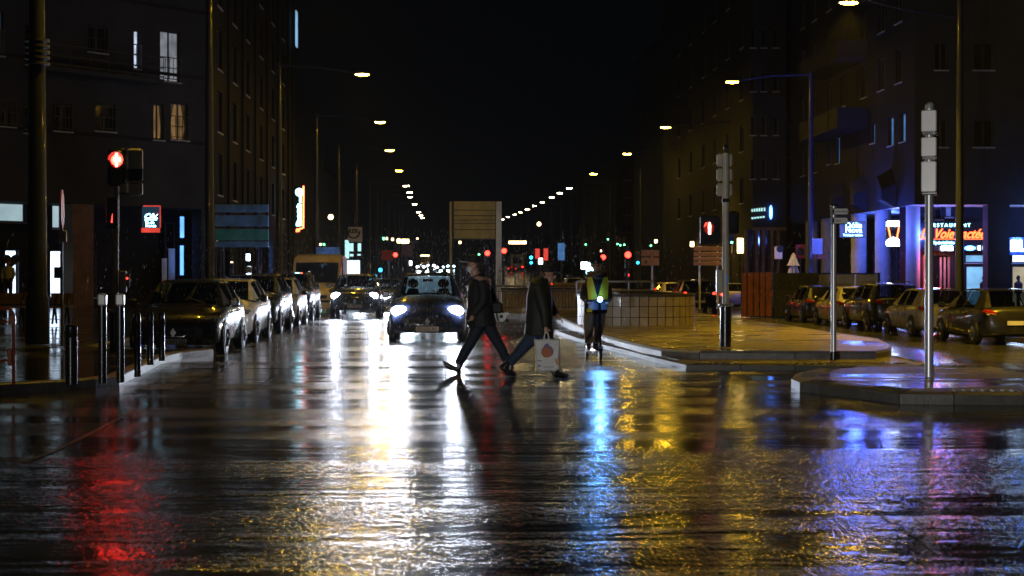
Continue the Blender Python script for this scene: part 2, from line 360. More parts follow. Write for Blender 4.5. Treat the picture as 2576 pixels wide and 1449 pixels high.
# ---------------------------------------------------------------- cars (front towards +y, origin on the ground under the middle)
def tyre_meshes(parent, x, y, r, wd, side):
    w = MB().tube([(x - wd/2, y, r), (x - wd/2 + 0.03, y, r), (x + wd/2 - 0.03, y, r), (x + wd/2, y, r)], [r*0.93, r, r, r*0.93], 22)
    o = w.build('wheel', M['rubber'], parent)
    xo = x + side * (wd/2 + 0.004)
    rim = MB().tube([(xo - side*0.03, y, r), (xo, y, r)], [r*0.68, r*0.64], 20)
    for k in range(5):
        a = 2*PI*k/5 + 0.3
        p = Vector((xo + side*0.006, y + math.cos(a)*r*0.58, r + math.sin(a)*r*0.58))
        rim.tube([(xo + side*0.012, y, r), p], [0.05, 0.03], 5)
    rim.build('rim', M['alloy'], o)
def car(name, label, cat, loc, rz, paint, L=4.05, Wd=1.75, H=1.45, kind='hatch', lights=None, plate=None, plate_m='plate_w', tails=None, group=None, detail=2, cabin=False, rails=False):
    root = thing(name, label, cat, loc, rz, group)
    hw = Wd / 2; sy = L / 4.05; sz = H / 1.45
    if kind == 'van':
        st = [(2.02,.74,.26,.62,.66),(1.98,.86,.24,.78,.84),(1.86,.94,.24,.98,1.04),(1.60,.985,.24,1.10,1.18),(1.22,1.0,.24,1.16,1.26),(1.2,1.0,.24,1.18,.7),(-1.85,1.0,.26,1.18,.7),(-2.0,.99,.28,1.18,.8),(-2.03,.95,.30,1.12,1.1)]
        gh = [(1.30,1.22,.86),(0.78,2.05,.84),(0.60,2.30,.82),(0.15,2.38,.82),(0.05,2.38,.82),(-1.0,2.38,.82),(-1.90,2.36,.82),(-2.0,2.3,.82)]
        arch = 0.40; R = 0.35
        sz = H / 2.40
    elif kind == 'suv':
        st = [(2.03,.66,.34,.66,.70),(1.99,.80,.30,.84,.88),(1.84,.93,.28,.92,.98),(1.45,.99,.27,.98,1.05),(1.0,1.0,.27,1.03,1.10),(.95,1.0,.27,1.03,.6),(-1.6,.99,.28,1.10,.6),(-1.66,.98,.28,1.10,1.12),(-1.95,.94,.32,1.04,1.08),(-2.03,.84,.38,.94,.96)]
        gh = [(1.08,1.08,.80),(0.42,1.50,.72),(0.28,1.54,.72),(-.35,1.57,.72),(-.45,1.57,.72),(-1.25,1.55,.72),(-1.58,1.52,.70),(-1.90,1.08,.74)]
        arch = 0.39; R = 0.345
        sz = H / 1.58
    elif kind == 'sedan':
        st = [(2.03,.62,.28,.50,.54),(1.98,.78,.22,.64,.68),(1.82,.92,.20,.76,.80),(1.40,.98,.20,.84,.90),(.85,1.0,.20,.90,.97),(.80,1.0,.20,.90,.55),(-1.25,1.0,.2,.94,.55),(-1.32,.99,.2,.94,.99),(-1.85,.93,.24,.92,.97),(-2.03,.80,.30,.82,.86)]
        gh = [(.92,.95,.80),(.18,1.38,.66),(.05,1.42,.66),(-.42,1.43,.66),(-.52,1.43,.66),(-.95,1.40,.66),(-1.05,1.38,.66),(-1.60,.97,.74)]
        arch = 0.355; R = 0.31
    else:
        st = [(2.03,.62,.28,.52,.56),(1.98,.80,.22,.66,.70),(1.82,.93,.20,.76,.80),(1.42,.985,.20,.84,.90),(.95,1.0,.20,.90,.98),(.90,1.0,.20,.90,.55),(-1.55,.985,.2,.97,.55),(-1.62,.98,.2,.97,1.0),(-1.92,.92,.24,.93,.97),(-2.03,.82,.30,.82,.86)]
        gh = [(1.0,.96,.80),(.30,1.37,.68),(.18,1.41,.68),(-.38,1.44,.68),(-.48,1.44,.68),(-1.18,1.42,.67),(-1.45,1.38,.64),(-1.85,.97,.74)]
        arch = 0.355; R = 0.31
    rings = []
    for (y, w, zl, zs, zd) in st:
        w *= hw; zl *= sz if kind != 'van' else 1; zs *= sz; zd *= sz
        half = [(0, zl), (w*.90, zl), (w*.985, zl + .09), (w, zl*.45 + zs*.55), (w*.985, zs - .07), (w*.92, zs), (w*.52, zd), (0, zd + .01)]
        rg = [(x, y*sy, z) for x, z in half] + [(-x, y*sy, z) for x, z in half[-2:0:-1]]
        rings.append(rg)
    body = MB().loft(rings, True, True)
    # roof, pillars and closed flanks of the cabin share the body mesh; the glazed faces go to panes
    G4 = []
    for i, (y, zt, wt) in enumerate(gh):
        zb = (0.93 if kind in ('hatch', 'sedan') else (1.16 if kind == 'van' else 1.05)) * sz; wb = hw * (0.95 if kind != 'van' else 0.985)
        zt = zt * sz
        if i in (0, len(gh) - 1) and kind != 'van': zb = min(zb, zt - .02); wb = hw * .93
        G4.append([(wb, y*sy, zb), (wt*hw*1.04 if i not in (0, 7) else hw*.90, y*sy, max(zt - .05, zb + .01)), (wt*hw*.94, y*sy, zt), (0, y*sy, zt + .02)])
    if kind == 'van':
        for g in G4: g[1] = (hw*.96, g[1][1], g[1][2] - .05); g[2] = (hw*.86, g[2][1], g[2][2])
        G4[0][1] = (hw*.93, G4[0][1][1], G4[0][0][2] + .02)
    glassf = {}
    for i in range(len(G4) - 1):
        for k in range(3):
            for sgn in (1, -1):
                q = [G4[i][k], G4[i+1][k], G4[i+1][k+1], G4[i][k+1]]
                q = [(p[0]*sgn, p[1], p[2]) for p in q]
                key = None
                if k == 2 and i == 0: key = 'windscreen'
                if k == 2 and i == 6 and kind != 'van': key = 'rear_window'
                if k == 0 and i == 1 and kind != 'van': key = 'quarter'
                if k == 0 and i in (1, 2) : key = ('side_window', sgn, 0)
                if k == 0 and i in (4,) and kind != 'van': key = ('side_window', sgn, 1)
                if key: glassf.setdefault(key, []).append(q)
                else: body.add(q, [(0, 1, 2, 3)] if sgn > 0 else [(3, 2, 1, 0)], True)
    # rear closing of the cabin
    if kind == 'van':
        g = G4[-1]; body.add([g[0], g[1], g[2], g[3], (-g[2][0], g[2][1], g[2][2]), (-g[1][0], g[1][1], g[1][2]), (-g[0][0], g[0][1], g[0][2])], [(0,1,2,3,4,5,6)])
    body.build('body', M[paint], root, sharp=50)
    for key, qs in glassf.items():
        mb = MB()
        cx = sum(p[0] for q in qs for p in q) / (4*len(qs)); cy = sum(p[1] for q in qs for p in q) / (4*len(qs)); cz = sum(p[2] for q in qs for p in q) / (4*len(qs))
        for q in qs:
            mb.add([(p[0] * (0.97 if key in ('windscreen', 'rear_window') else 1.0) - (0 if key in ('windscreen','rear_window') else 0.012*(1 if p[0] > 0 else -1)), cy + (p[1] - cy)*.96, cz + (p[2] - cz)*.95) for p in q], [(0, 1, 2, 3)])
        nm = key if isinstance(key, str) else 'side_window'
        mb.build(nm, M['mistglass' if (key == 'rear_window' and cabin) else 'carglass'], root)
        # dark seal frame hugging the pane
    # wheels and arches
    wy = 1.27 * sy if kind != 'van' else 1.30 * sy
    for sgn in (1, -1):
        for yy in (wy, -wy * (1.0 if kind != 'van' else .92)):
            a = MB().tube([(sgn*(hw*.90), yy, R), (sgn*(hw + .006), yy, R)], [arch, arch], 24)
            a.build('wheel_arch', M['interior'], root)
            tyre_meshes(root, sgn*(hw - .075), yy, R, .19, sgn)
        mz = (0.98 if kind in ('hatch', 'sedan') else 1.15 if kind == 'suv' else 1.35) * sz
        my = gh[0][0] * sy - .16
        mm = MB().box(min(sgn*(hw+.02), sgn*(hw+.20)), max(sgn*(hw+.02), sgn*(hw+.20)), my - .05, my + .07, mz - (.07 if kind != 'van' else .16), mz + .09, .03)
        mm.tube([(sgn*hw*.93, my, mz - .03), (sgn*(hw+.06), my, mz - .01)], .022, 6)
        mm.build('wing_mirror', M['black'], root)
    # front end
    fy = 2.03 * sy
    zg = (.44 if kind in ('hatch', 'sedan') else .60 if kind == 'suv' else .70) * sz
    MB().box(-hw*.50, hw*.50, fy - .10, fy + .008, zg - .06, zg + .07, .02).build('grille', M['interior'], root)
    MB().box(-hw*.62, hw*.62, fy - .12, fy + .004, zg - .22, zg - .12, .02).build('air_intake', M['interior'], root)
    hz = (.66 if kind in ('hatch', 'sedan') else .80 if kind == 'suv' else .95) * sz
    for sgn in (1, -1):
        pts = [(sgn*hw*.56, fy - .13, hz - .03), (sgn*hw*.66, fy - .12, hz), (sgn*hw*.80, fy - .19, hz + .02), (sgn*hw*.88, fy - .30, hz + .05)]
        hl = MB().tube(pts, [.035, .075, .085, .05], 10)
        ho = hl.build('headlight', M['lens_off'], root)
        if lights:
            MB().ball((sgn*hw*.73, fy - .08, hz), ((.185, .055, .115) if detail > 1 else (.26, .06, .22)), 14, 8).build('bulb', M[lights], ho)
        if detail > 1 and kind != 'van':
            MB().tube([(sgn*hw*.74, fy - .16, zg - .14), (sgn*hw*.74, fy - .055, zg - .14)], [.06, .05], 12).build('fog_light', M['lens_off'], root)
        tz = (.82 if kind in ('hatch', 'sedan') else .95 if kind == 'suv' else 1.0) * sz
        tl = MB().tube([(sgn*hw*.90, -fy + .22, tz + .05), (sgn*hw*.84, -fy + .07, tz + .02), (sgn*hw*.62, -fy + .03, tz - .01)], [.05, .085, .05], 8)
        to = tl.build('taillight', M['lens_red'], root)
        if tails: MB().ball((sgn*hw*.76, -fy + .0, tz), (.09, .035, .055), 10, 6).build('bulb', M[tails], to)
        for yy in ((.32, -.62) if kind != 'van' else (.35,)):
            MB().box(min(sgn*(hw*.99), sgn*(hw + .018)), max(sgn*(hw*.99), sgn*(hw + .018)), yy*sy - .09, yy*sy + .09, (.80)*sz, (.80)*sz + .03, .008).build('door_handle', M['chrome'], root)
    if detail > 1:
        MB().slab([(-.06, zg + .0), (0, zg - .09), (.06, zg), (0, zg + .09)], fy + .0, fy + .022).build('badge', M['chrome'], root)
        MB().tube([(-hw*.56, fy - .11, hz - .10), (-hw*.34, fy + .008, zg + .01), (-hw*.22, fy + .014, zg - .075), (hw*.22, fy + .014, zg - .075), (hw*.34, fy + .008, zg + .01), (hw*.56, fy - .11, hz - .10)], .012, 6).build('chrome_trim', M['chrome'], root)
        MB().tube([(-hw*.5, gh[0][0]*sy - .02, gh[0][1]*sz + .02), (-hw*.1, gh[0][0]*sy - .16, gh[0][1]*sz + .13)], .010, 5).build('wiper', M['rubber'], root)
    zp = zg - .17 if kind != 'van' else .42
    p = MB().box(-.26, .26, fy + .006, fy + .022, zp - .055, zp + .055, 0).build('number_plate', M[plate_m], root)
    if plate: text_mesh('lettering', plate, .105, M['ink'], p, (0, fy + .026, zp), (PI/2, 0, PI), .001, 0, 1.0)
    p2 = MB().box(-.26, .26, -fy - .02, -fy - .002, .52*sz, .52*sz + .11, 0).build('number_plate', M['plate_w'], root)
    if rails:
        for sgn in (1, -1):
            MB().tube([(sgn*hw*.66, gh[2][0]*sy, gh[3][1]*sz + .01), (sgn*hw*.66, gh[2][0]*sy - .1, gh[3][1]*sz + .06), (sgn*hw*.66, -1.1*sy, gh[3][1]*sz + .06), (sgn*hw*.66, -1.2*sy, gh[3][1]*sz + .01)], .016, 6).build('roof_rail', M['chrome'], root)
    if cabin:
        for sx in (.37, -.37):
            s = MB().tube([(sx, -.05, .55*sz), (sx, -.15, .85*sz), (sx, -.22, 1.10*sz)], [.20, .22, .12], 12, flat=.5)
            s.ball((sx, -.22, 1.22*sz), (.135, .06, .115), 14, 10)
            s.build('seat', M['interior'], root)
        MB().box(-hw*.8, hw*.8, .55, .9, .6*sz, .93*sz, .05).build('dashboard', M['interior'], root)
        MB().box(-.12, .12, .22, .25, 1.26*sz, 1.32*sz, .01).build('rear_view_mirror', M['interior'], root)
        cu = MB().tube([(.37 + .17*math.cos(a), .42 + .05*math.sin(a), .92*sz + .16*math.sin(a)) for a in [i*PI/8 for i in range(17)]], .014, 6)
        cu.build('steering_wheel', M['interior'], root)
    return root
# ---------------------------------------------------------------- ground
def ground_sheet():
    xs = [-600, -300, -150, -80, -40, -20, -12, -9, -7, -5, -3, -1, 1, 3, 5, 7, 9] + [9 + .5*i for i in range(1, 11)] + [15, 17, 20, 26, 40, 80, 150, 300, 600]
    ys = [-60, -20, 0, 4, 8] + [8 + 2*i for i in range(1, 17)] + [45, 50, 55, 60, 70, 80, 90, 100, 110, 120, 140, 160, 175, 180, 200, 230, 260, 300, 340, 380, 420, 440, 600, 1000, 2000]
    mb = MB(); n = len(xs)
    vs = [(x, y, gz(x, y)) for y in ys for x in xs]
    fs = [(j*n + i, j*n + i + 1, (j+1)*n + i + 1, (j+1)*n + i) for j in range(len(ys)-1) for i in range(n-1)]
    mb.add(vs, fs, True); return struct(mb.build('road', M['asphalt'], sharp=180))
ground_sheet()

def inset(poly, d):
    n = len(poly); out = []
    for i in range(n):
        a, b, c = Vector(poly[i-1][:2]), Vector(poly[i][:2]), Vector(poly[(i+1) % n][:2])
        e1 = (b - a).normalized(); e2 = (c - b).normalized()
        n1 = Vector((-e1.y, e1.x)); n2 = Vector((-e2.y, e2.x)); m = (n1 + n2)
        m = m / max(m.length, 1e-6); k = d / max(m.dot(n1), 0.5)
        out.append((b.x + m.x*k, b.y + m.y*k))
    return out
def area(poly): return sum(poly[i-1][0]*poly[i][1] - poly[i][0]*poly[i-1][1] for i in range(len(poly))) / 2
def dens(poly, s):
    out = []
    for i in range(len(poly)):
        a = Vector(poly[i][:2]); b = Vector(poly[(i+1) % len(poly)][:2]); k = max(1, min(60, int((b-a).length / s)))
        out += [tuple(a + (b-a)*(j/k)) for j in range(k)]
    return out
def smooth_poly(poly, it=2):
    for _ in range(it):
        q = []
        for i in range(len(poly)):
            a = Vector(poly[i][:2]); b = Vector(poly[(i+1) % len(poly)][:2])
            q += [tuple(a*.75 + b*.25), tuple(a*.25 + b*.75)]
        poly = q
    return poly
def island(name, poly, base, h, kw=0.16, kerbm='kerb', topm='island', joint=1.0, slope=0.05, label=None, zf=None, ribs=0, limit=95.0):
    """a raised island: kerb stones with joints round it, and its surfacing inside"""
    if area(poly) < 0: poly = poly[::-1]
    poly = dens(poly, joint)
    zf = zf or (lambda x, y: 0.0)
    o2 = inset(poly, slope); o3 = inset(poly, kw); o4 = inset(poly, kw - .004)
    top = MB(); n = len(poly)
    top.add([(p[0], p[1], base + h - .004 + zf(*p)) for p in o4], [tuple(range(n))])
    t = struct(top.build(name, M[topm]))
    kb = MB(); g = .006; e = .012
    for i in range(n):
        j = (i+1) % n
        a0, a1, b0, b1, c0, c1 = [Vector(v) for v in (poly[i], poly[j], o2[i], o2[j], o3[i], o3[j])]
        ln = (a1 - a0).length
        if ln < 1e-4: continue
        jt = 1 if ln > .25 else 0
        def L(u, v, s): return u + (v - u)*s
        s0 = g/ln if jt else 0; s1 = 1 - s0
        q = []
        for (u, v, z, sh) in ((a0, a1, base - .05, 0), (a0, a1, base + h*.80, 0), (b0, b1, base + h, 0), (c0, c1, base + h, 0), (c0, c1, base - .05, 0)):
            for s in (s0, s1):
                p = L(u, v, s); q.append((p.x, p.y, z + zf(p.x, p.y)))
        kb.add(q, [(0,1,3,2), (2,3,5,4), (4,5,7,6), (6,7,9,8), (0,2,4,6,8), (1,9,7,5,3)])
        if ribs and ln > .3:
            m = int(ln / .11)
            for r in range(m):
                if (i % 2) == 0 and ribs == 2: continue
                sA = (r + .25)/m; sB = (r + .6)/m
                pa, pb = L(b0, b1, sA), L(b0, b1, sB); pc, pd = L(c0, c1, sA), L(c0, c1, sB)
                pa, pb, pc2, pd2 = L(pa, pc, .12), L(pb, pd, .12), L(pa, pc, .9), L(pb, pd, .9)
                z0 = base + h - .01; z1 = base + h + .014
                zz = zf(pa.x, pa.y)
                kb.add([(pa.x,pa.y,z0+zz),(pb.x,pb.y,z0+zz),(pd2.x,pd2.y,z0+zz),(pc2.x,pc2.y,z0+zz),(pa.x,pa.y,z1+zz),(pb.x,pb.y,z1+zz),(pd2.x,pd2.y,z1+zz),(pc2.x,pc2.y,z1+zz)], [(4,5,6,7),(0,1,5,4),(1,2,6,5),(2,3,7,6),(3,0,4,7)])
    k = kb.build('kerb', M[kerbm], t)
    return t
def gp(*px): return [tuple(G(x, y, z)[:2]) for x, y, z in px]

# near island on the right, with the tall silver post
D = gp((1990,975,0),(2012,985,0),(2060,991,0),(2168,1004,0),(2262,1016,0),(2400,1018,0),(2576,1019,0),(2900,1021,0)) + gp((2900,985,0),(2640,966,0),(2500,946,0),(2300,941,0),(2120,943,0),(2045,950,0),(2000,962,0))
island('traffic_island', D, 0.0, 0.145, kw=.34, kerbm='kerb_worn', joint=.62, slope=.09, ribs=2)
# low apron in front of the long median, and the median itself
Cc = gp((1395,838,0),(1450,858,0),(1513,876,0),(1580,893,0),(1649,912,0),(1690,922,0),(1726,931,0),(2000,932,0),(2300,932,0),(2338,926,0),(2290,915,0),(2240,905,0)) + [(9.05, 33.0), (4.5, 34.0), (3.2, 40)]
island('median_apron', Cc, 0.0, 0.10, kw=.22, kerbm='kerb_worn', joint=.6, slope=.10, ribs=2)
B = gp((1335,806,0),(1385,803,0),(1440,828,0.05),(1500,853,.1),(1560,872,.1),(1620,888,.1),(1664,897,.1),(1760,902,.1),(2000,903,.1),(2205,903,.1),(2236,896,.1),(2243,886,.1),(2212,868,.1)) + [(8.95, 34), (9.1, 38), (9.1, 45), (8.9, 60), (8.7, 92), (1.0, 92), (0.9, 56.5)] + gp((1190,799,0),(1260,801,0))
island('central_median', B, 0.02, 0.215, kw=.15, kerbm='kerb', joint=1.0, slope=.03)
# left pavement with its rounded corner and the parking bay
Pl = [tuple(p) for p in gp((-600,1003,0),(-200,999,0),(0,992,0),(150,984,0),(240,977,0),(300,969,0),(350,945,0),(405,916,0),(460,903,0),(537,895,0))]
Pl += [(-5.3, 29.0), (-6.3, 29.2), (-6.9, 30.5), (-6.95, 60), (-6.95, 120), (-6.95, 175), (-60, 175), (-60, 19)]
def pave_top(poly):
    if area(poly) < 0: poly = poly[::-1]
    return poly
# kerb ring on the street side, flat top to x = -7 then rising gently
kpoly = dens(pave_top(Pl), 1.0)
n_ = len(kpoly); io = inset(kpoly, .18)
lp = MB(); lp.add([(p[0], p[1], .137) for p in io], [tuple(range(n_))])
lp_o = struct(lp.build('pavement', M['pave']))
kb = MB(); i2 = inset(kpoly, .03)
for i in range(n_):
    j = (i + 1) % n_; a0, a1, b0, b1, c0, c1 = [Vector(v) for v in (kpoly[i], kpoly[j], i2[i], i2[j], io[i], io[j])]
    ln = (a1-a0).length
    if ln < .01 or ln > 3 : s0 = 0
    else: s0 = .006/ln
    q = []
    for (u, v, z) in ((a0,a1,-.05),(a0,a1,.12),(b0,b1,.141),(c0,c1,.141),(c0,c1,-.05)):
        for s in (s0, 1-s0):
            p = u + (v-u)*s; q.append((p.x, p.y, z))
    kb.add(q, [(0,1,3,2),(2,3,5,4),(4,5,7,6),(6,7,9,8),(0,2,4,6,8),(1,9,7,5,3)])
kb.build('kerb', M['kerb'], lp_o)
# forecourt rising behind the pavement
fc = MB(); fc.add([(-7.6, 24, .144), (-7.6, 105, .144), (-30, 105, .55), (-30, 24, .55)], [(0, 1, 2, 3)]); struct(fc.build('forecourt', M['pave']))
# right pavement in front of the restaurants
def zr(x, y): return gz(x, y)
Pr = [(16.2, 30), (40, 30), (40, 150), (16.2, 150)]
island('right_pavement', Pr, 0.0, 0.13, kw=.18, kerbm='kerb', topm='pave', joint=2.0, slope=.03, zf=lambda x, y: -0.3 * (1 - sm((y - 75) / 40.0)) if True else 0)
# far footways either side
for nm, x0, x1 in (('far_left_footway', -30, -6.9), ('far_right_footway', 20, 45)):
    mb = MB(); ys = [175, 200, 260, 340, 420, 600]
    vs = [(x, y, gz(0, y) + .14) for y in ys for x in (x0, x1)]
    mb.add(vs, [(2*i, 2*i+1, 2*i+3, 2*i+2) for i in range(len(ys)-1)])
    struct(mb.build(nm, M['pave']))

# ---------------------------------------------------------------- painted markings
mk = MB(); z = .004
x = -4.1
while x < 6.2:
    mk.add([(x, 20.3, z), (x + .5, 20.3, z), (x + .5, 24.2, z), (x, 24.2, z)], [(0,1,2,3)])
    x += 1.07
for xx, y0, y1 in ((-1.83, 25.4, 31), (-1.83, 42, 45), (-1.83, 48, 51), (-1.83, 54, 57), (-1.83, 60, 63), (-1.83, 66, 69), (-1.83, 72, 75), (-1.83, 80, 83)):
    mk.add([(xx-.06, y0, z), (xx+.06, y0, z), (xx+.06, y1, z), (xx-.06, y1, z)], [(0,1,2,3)])
mk.add([(-4.4, 25.0, z), (2.4, 25.0, z), (2.4, 25.4, z), (-4.4, 25.4, z)], [(0,1,2,3)])
mk.add([(-4.30, 28.5, z), (-4.18, 28.5, z), (-4.18, 90, z), (-4.30, 90, z)], [(0,1,2,3)])
struct(mk.build('road_markings', M['paint']))
# thin sealed crack and patch edge in the foreground at the right
def strip(pts, w, z, name, m):
    mb = MB(); pts = [Vector((*p, 0)) for p in pts]; vs = []
    for i, p in enumerate(pts):
        d = (pts[min(i+1, len(pts)-1)] - pts[max(i-1, 0)]).normalized(); nn = Vector((-d.y, d.x, 0)) * (w/2) * random.uniform(.6, 1.3)
        vs += [tuple((p + nn)[:2]) + (z,), tuple((p - nn)[:2]) + (z,)]
    mb.add(vs, [(2*i, 2*i+1, 2*i+3, 2*i+2) for i in range(len(pts)-1)]); return struct(mb.build(name, m))
cr = gp((2175,1272,0),(2200,1285,0),(2232,1305,0),(2262,1322,0),(2290,1345,0),(2330,1368,0),(2352,1392,0))
strip(cr, .03, .0045, 'road_crack', M['paint'])
cr2 = gp((60,1163,0),(130,1138,0),(190,1110,0),(240,1085,0),(290,1058,0),(330,1040,0))
strip(cr2, .07, .0045, 'old_road_line', mat('worn road line', (0.05, 0.035, 0.03), .3, var=.7, scale=9, bump=.004, bscale=30))
# ---------------------------------------------------------------- street lamps
def lamp(x_pole, y, xh, zh, side, label, group, lit=True, pm='pole', far=False, rad=.17, hasrings=False, lensm=None):
    zb = gz(xh, y) if abs(xh) < 12 else gz(x_pole, y)
    if x_pole < -6: zb = .17 + max(0.0, min(y, 420.0) - 175.0) * 0.0205
    if x_pole > 12: zb = gz(x_pole, y) + .13
    t = thing('street_lamp', label, 'street lamp', (x_pole, y, zb), 0, group)
    top = zh - zb
    mb = MB().tube([(0,0,0),(0,0,.9),(0,0,1.0),(0,0,top+.6)], [rad*1.25, rad*1.2, rad, rad*.62], 14 if not far else 8)
    mb.build('pole', M[pm], t)
    if hasrings:
        r = MB()
        for k in range(5): r.tube([(0,0,5.55+k*.115),(0,0,5.60+k*.115)], [rad*1.28]*2, 18)
        r.build('collar', M['kerb_worn'], t)
    hx = xh - x_pole
    sg = 1 if hx > 0 else -1
    MB().tube([(0,0,top+.45),(hx*.5,0,top+.36),(hx - sg*.35,0,top+.10)], [.06,.05,.035], 8).build('arm', M[pm], t)
    sc_ = 1.0
    rings = []
    for u, w, h0 in ((-.42,.05,.02),(-.30,.13,.07),(-.05,.19,.11),(.20,.17,.10),(.38,.09,.05),(.44,.03,.02)):
        rings.append([(hx + sg*u, w*math.cos(a), top + .03 + h0*max(0, math.sin(a)) - .005*min(0, math.sin(a))) for a in [2*PI*k/12 for k in range(12)]])
    hd = MB().loft(rings, True, True).build('lamp_head', M['pole'], t)
    if lit:
        l = MB().ball((hx, 0, top + .01), (.36 if not far else .34, .17, .07), 14, 6)
        l.build('lens', M[lensm or ('e_lampfar' if far else 'e_lamp')], hd)
        if y < 110: spot('lamp_beam', (x_pole + hx, y, zb + top - .12), (x_pole + hx, y - .8, 0), (20000 if (x_pole > 0 and y < 40) else 11000 if (x_pole > 0 and y < 60) else 5000 if x_pole > 0 else 800), LAMPC, 104, .8, .2)
    return t
ordn = ['first', 'second', 'third', 'fourth', 'fifth', 'sixth', 'seventh', 'eighth', 'ninth', 'tenth', 'eleventh', 'twelfth', 'thirteenth', 'fourteenth', 'fifteenth', 'sixteenth']
lefts = [(830,-38,54),(911,188,78),(956,308,102),(980,379,126),(1004,430,150),(1022,468,174),(1030,484,198),(1032,496,222),(1043,514,246),(1053,534,270),(1059,542,294),(1062,548,318)]
# the nearest dark post stands left, its lamp is above the picture
lamp(-8.05, 30.5, -4.2, 12.0, 1, 'thick dark lamp post with ribbed collar at the far left, crossing the whole picture', 'street lamps along the left kerb', hasrings=True, rad=.19)
for i, (px, py, Y) in enumerate(lefts):
    h = W(px, py, Y)
    lamp((fx(527,54), fx(702,78), fx(795,102))[i] if i < 3 else h.x - 4.25, Y, h.x, h.z, 1, ('dark lamp post beside the blue direction boards, its lamp above the frame' if i == 0 else '%s lit lamp from the top of the left row hanging over the road' % ordn[i-1]), 'street lamps along the left kerb', far=(Y > 160), rad=.18, pm=('pole_bluelit' if i == 2 else 'pole'))
rights = [(2135,8,58),(1842,207,82),(1674,321,106),(1578,388,130),(1493,438,154),(1432,474,178),(1409,486,202),(1388,497,226),(1364,509,250),(1345,518,274),(1326,527,298),(1309,534,322),(1294,540,346),(1278,546,370),(1265,552,394)]
lamp(20.0, 34, 15.1, 11.9, -1, 'lamp post beyond the right edge of the picture', 'street lamps along the right pavement')
for i, (px, py, Y) in enumerate(rights):
    h = W(px, py, Y)
    lamp((fx(2414,58), fx(2039,82))[i] if i < 2 else h.x + 4.9, Y, h.x, h.z, -1, '%s lit lamp from the top of the long right row' % ordn[i], 'street lamps along the right pavement', far=(Y > 160), rad=.17, pm=('pole_bluelit' if i == 1 else 'pole'))
# two odd lamps away from the rows
h = W(832, 546, 150); t = thing('street_lamp', 'small lone yellow globe lamp above the white station sign', 'street lamp', (h.x, 150, .2))
MB().tube([(0,0,0),(0,0,h.z-.4)], [.07,.05], 8).build('pole', M['pole'], t); MB().ball((0,0,h.z-.2), .26, 10, 6).build('lens', M['e_warm'], t)
h = W(1356, 562, 230); t = thing('street_lamp', 'small lone lamp below the right row, over the far road', 'street lamp', (h.x, 230, 1.1))
MB().tube([(0,0,0),(0,0,h.z-1.4)], [.08,.05], 8).build('pole', M['pole'], t); MB().ball((0,0,h.z-1.2), .3, 10, 6).build('lens', M['e_warm'], t)
# span wire at the top right, blue light put into its colour
a = W(2160, 2, 58); b = W(2405, 44, 58)
tag(MB().tube([a + Vector((.4,0,0)), (a+b)/2 - Vector((0,0,.06)), b], [.018,.03,.02], 6).build('stay_wire', M['pole_bluelit']), 'thin blue-lit wire from the top right lamp to its dark post', 'wire')

# ---------------------------------------------------------------- signal posts
def backhead(parent, x, y, z, w=.24, h=.22, n=3, gap=.30, col='cream', big=None, dark_mid=False):
    for k in range(n):
        p = MB().box(x - w/2, x + w/2, y, y + .12, z - k*gap - h/2, z - k*gap + h/2, .035)
        p.build('signal_housing', M['conc_dark' if dark_mid and k == 1 else col], parent)
def red_man(parent, x, y, z, k, m):
    mb = MB().ball((x, y, z + .075*k), (.016*k,.008,.018*k), 8, 5)
    mb.box(x-.024*k, x+.024*k, y-.006, y+.006, z-.01*k, z+.052*k).box(x-.020*k, x-.003*k, y-.006, y+.006, z-.10*k, z-.012*k).box(x+.003*k, x+.020*k, y-.006, y+.006, z-.10*k, z-.012*k)
    return mb.build('red_figure', M[m], parent)
# right post
Yp = 27.4; p = W(1825, 905, Yp)
t = thing('traffic_light', 'grey signal post with thick black base on the median, three lamp housings seen from behind', 'traffic light', (p.x, Yp, .10))
def pz_(py, Y): return W(1288, py, Y).z
k = Yp/3800
MB().tube([(0,0,0),(0,0,.86)], [.105,.10], 20).build('base', M['black'], t)
MB().box(-.13,.13,-.12,.12,.86,.915,.02).build('collar', M['grey'], t)
MB().tube([(0,0,.9),(0,0,pz_(383,Yp)-.1)], [.062,.058], 16).build('pole', M['cream'], t)
MB().ball((0,0,pz_(368,Yp)-.1), (.045,.045,.05), 10, 6).build('finial', M['black'], t)
for py in (400, 437, 475):
    zz = pz_(py, Yp) - .1
    for sx in (-.085, .085):
        MB().box(sx-.058, sx+.058, .06, .17, zz-.12, zz+.12, .03).build('signal_housing', M['cream'], t)
MB().box(-.065,.065,-.065,.065,pz_(505,Yp)-.12,pz_(498,Yp)-.1,.01).build('bracket', M['black'], t)
# walking-man head to its left and dark head to its right
px = (1782-1825)*k; zz = pz_(573,Yp)-.1
hd = MB().box(px-.02-.13, px+.22, -.02, .12, zz-.30, zz+.22, .02).build('pedestrian_signal', M['black'], t)
MB().tube([(px,-.022,zz+.0),(px,-.026,zz+.0)], [.10,.10], 20).build('lens', M['redsign'], hd)
red_man(hd, px+.01, -.034, zz+.0, 1.15, 'e_redcore')
MB().tube([(px-.09,-.05,zz+.02),(px-.06,-.05,zz+.08),(px,-.05,zz+.105)], [.008,.02,.008], 6).build('lens_glow', M['e_reddim'], hd)
MB().box(.06,.24,-.06,.10,pz_(590,Yp)-.1,pz_(530,Yp)-.1,.03).build('pedestrian_signal', M['black'], t)
b_ = MB().box((1805-1825)*k-.03,(1817-1825)*k,-.07,.05,pz_(737,Yp)-.1,pz_(679,Yp)-.1,.012); b_.build('call_box', M['cream'], t)
MB().box(.0,.035,-.068,-.060,pz_(717,Yp)-.1,pz_(690,Yp)-.1).build('sticker', M['bluesign'], t)
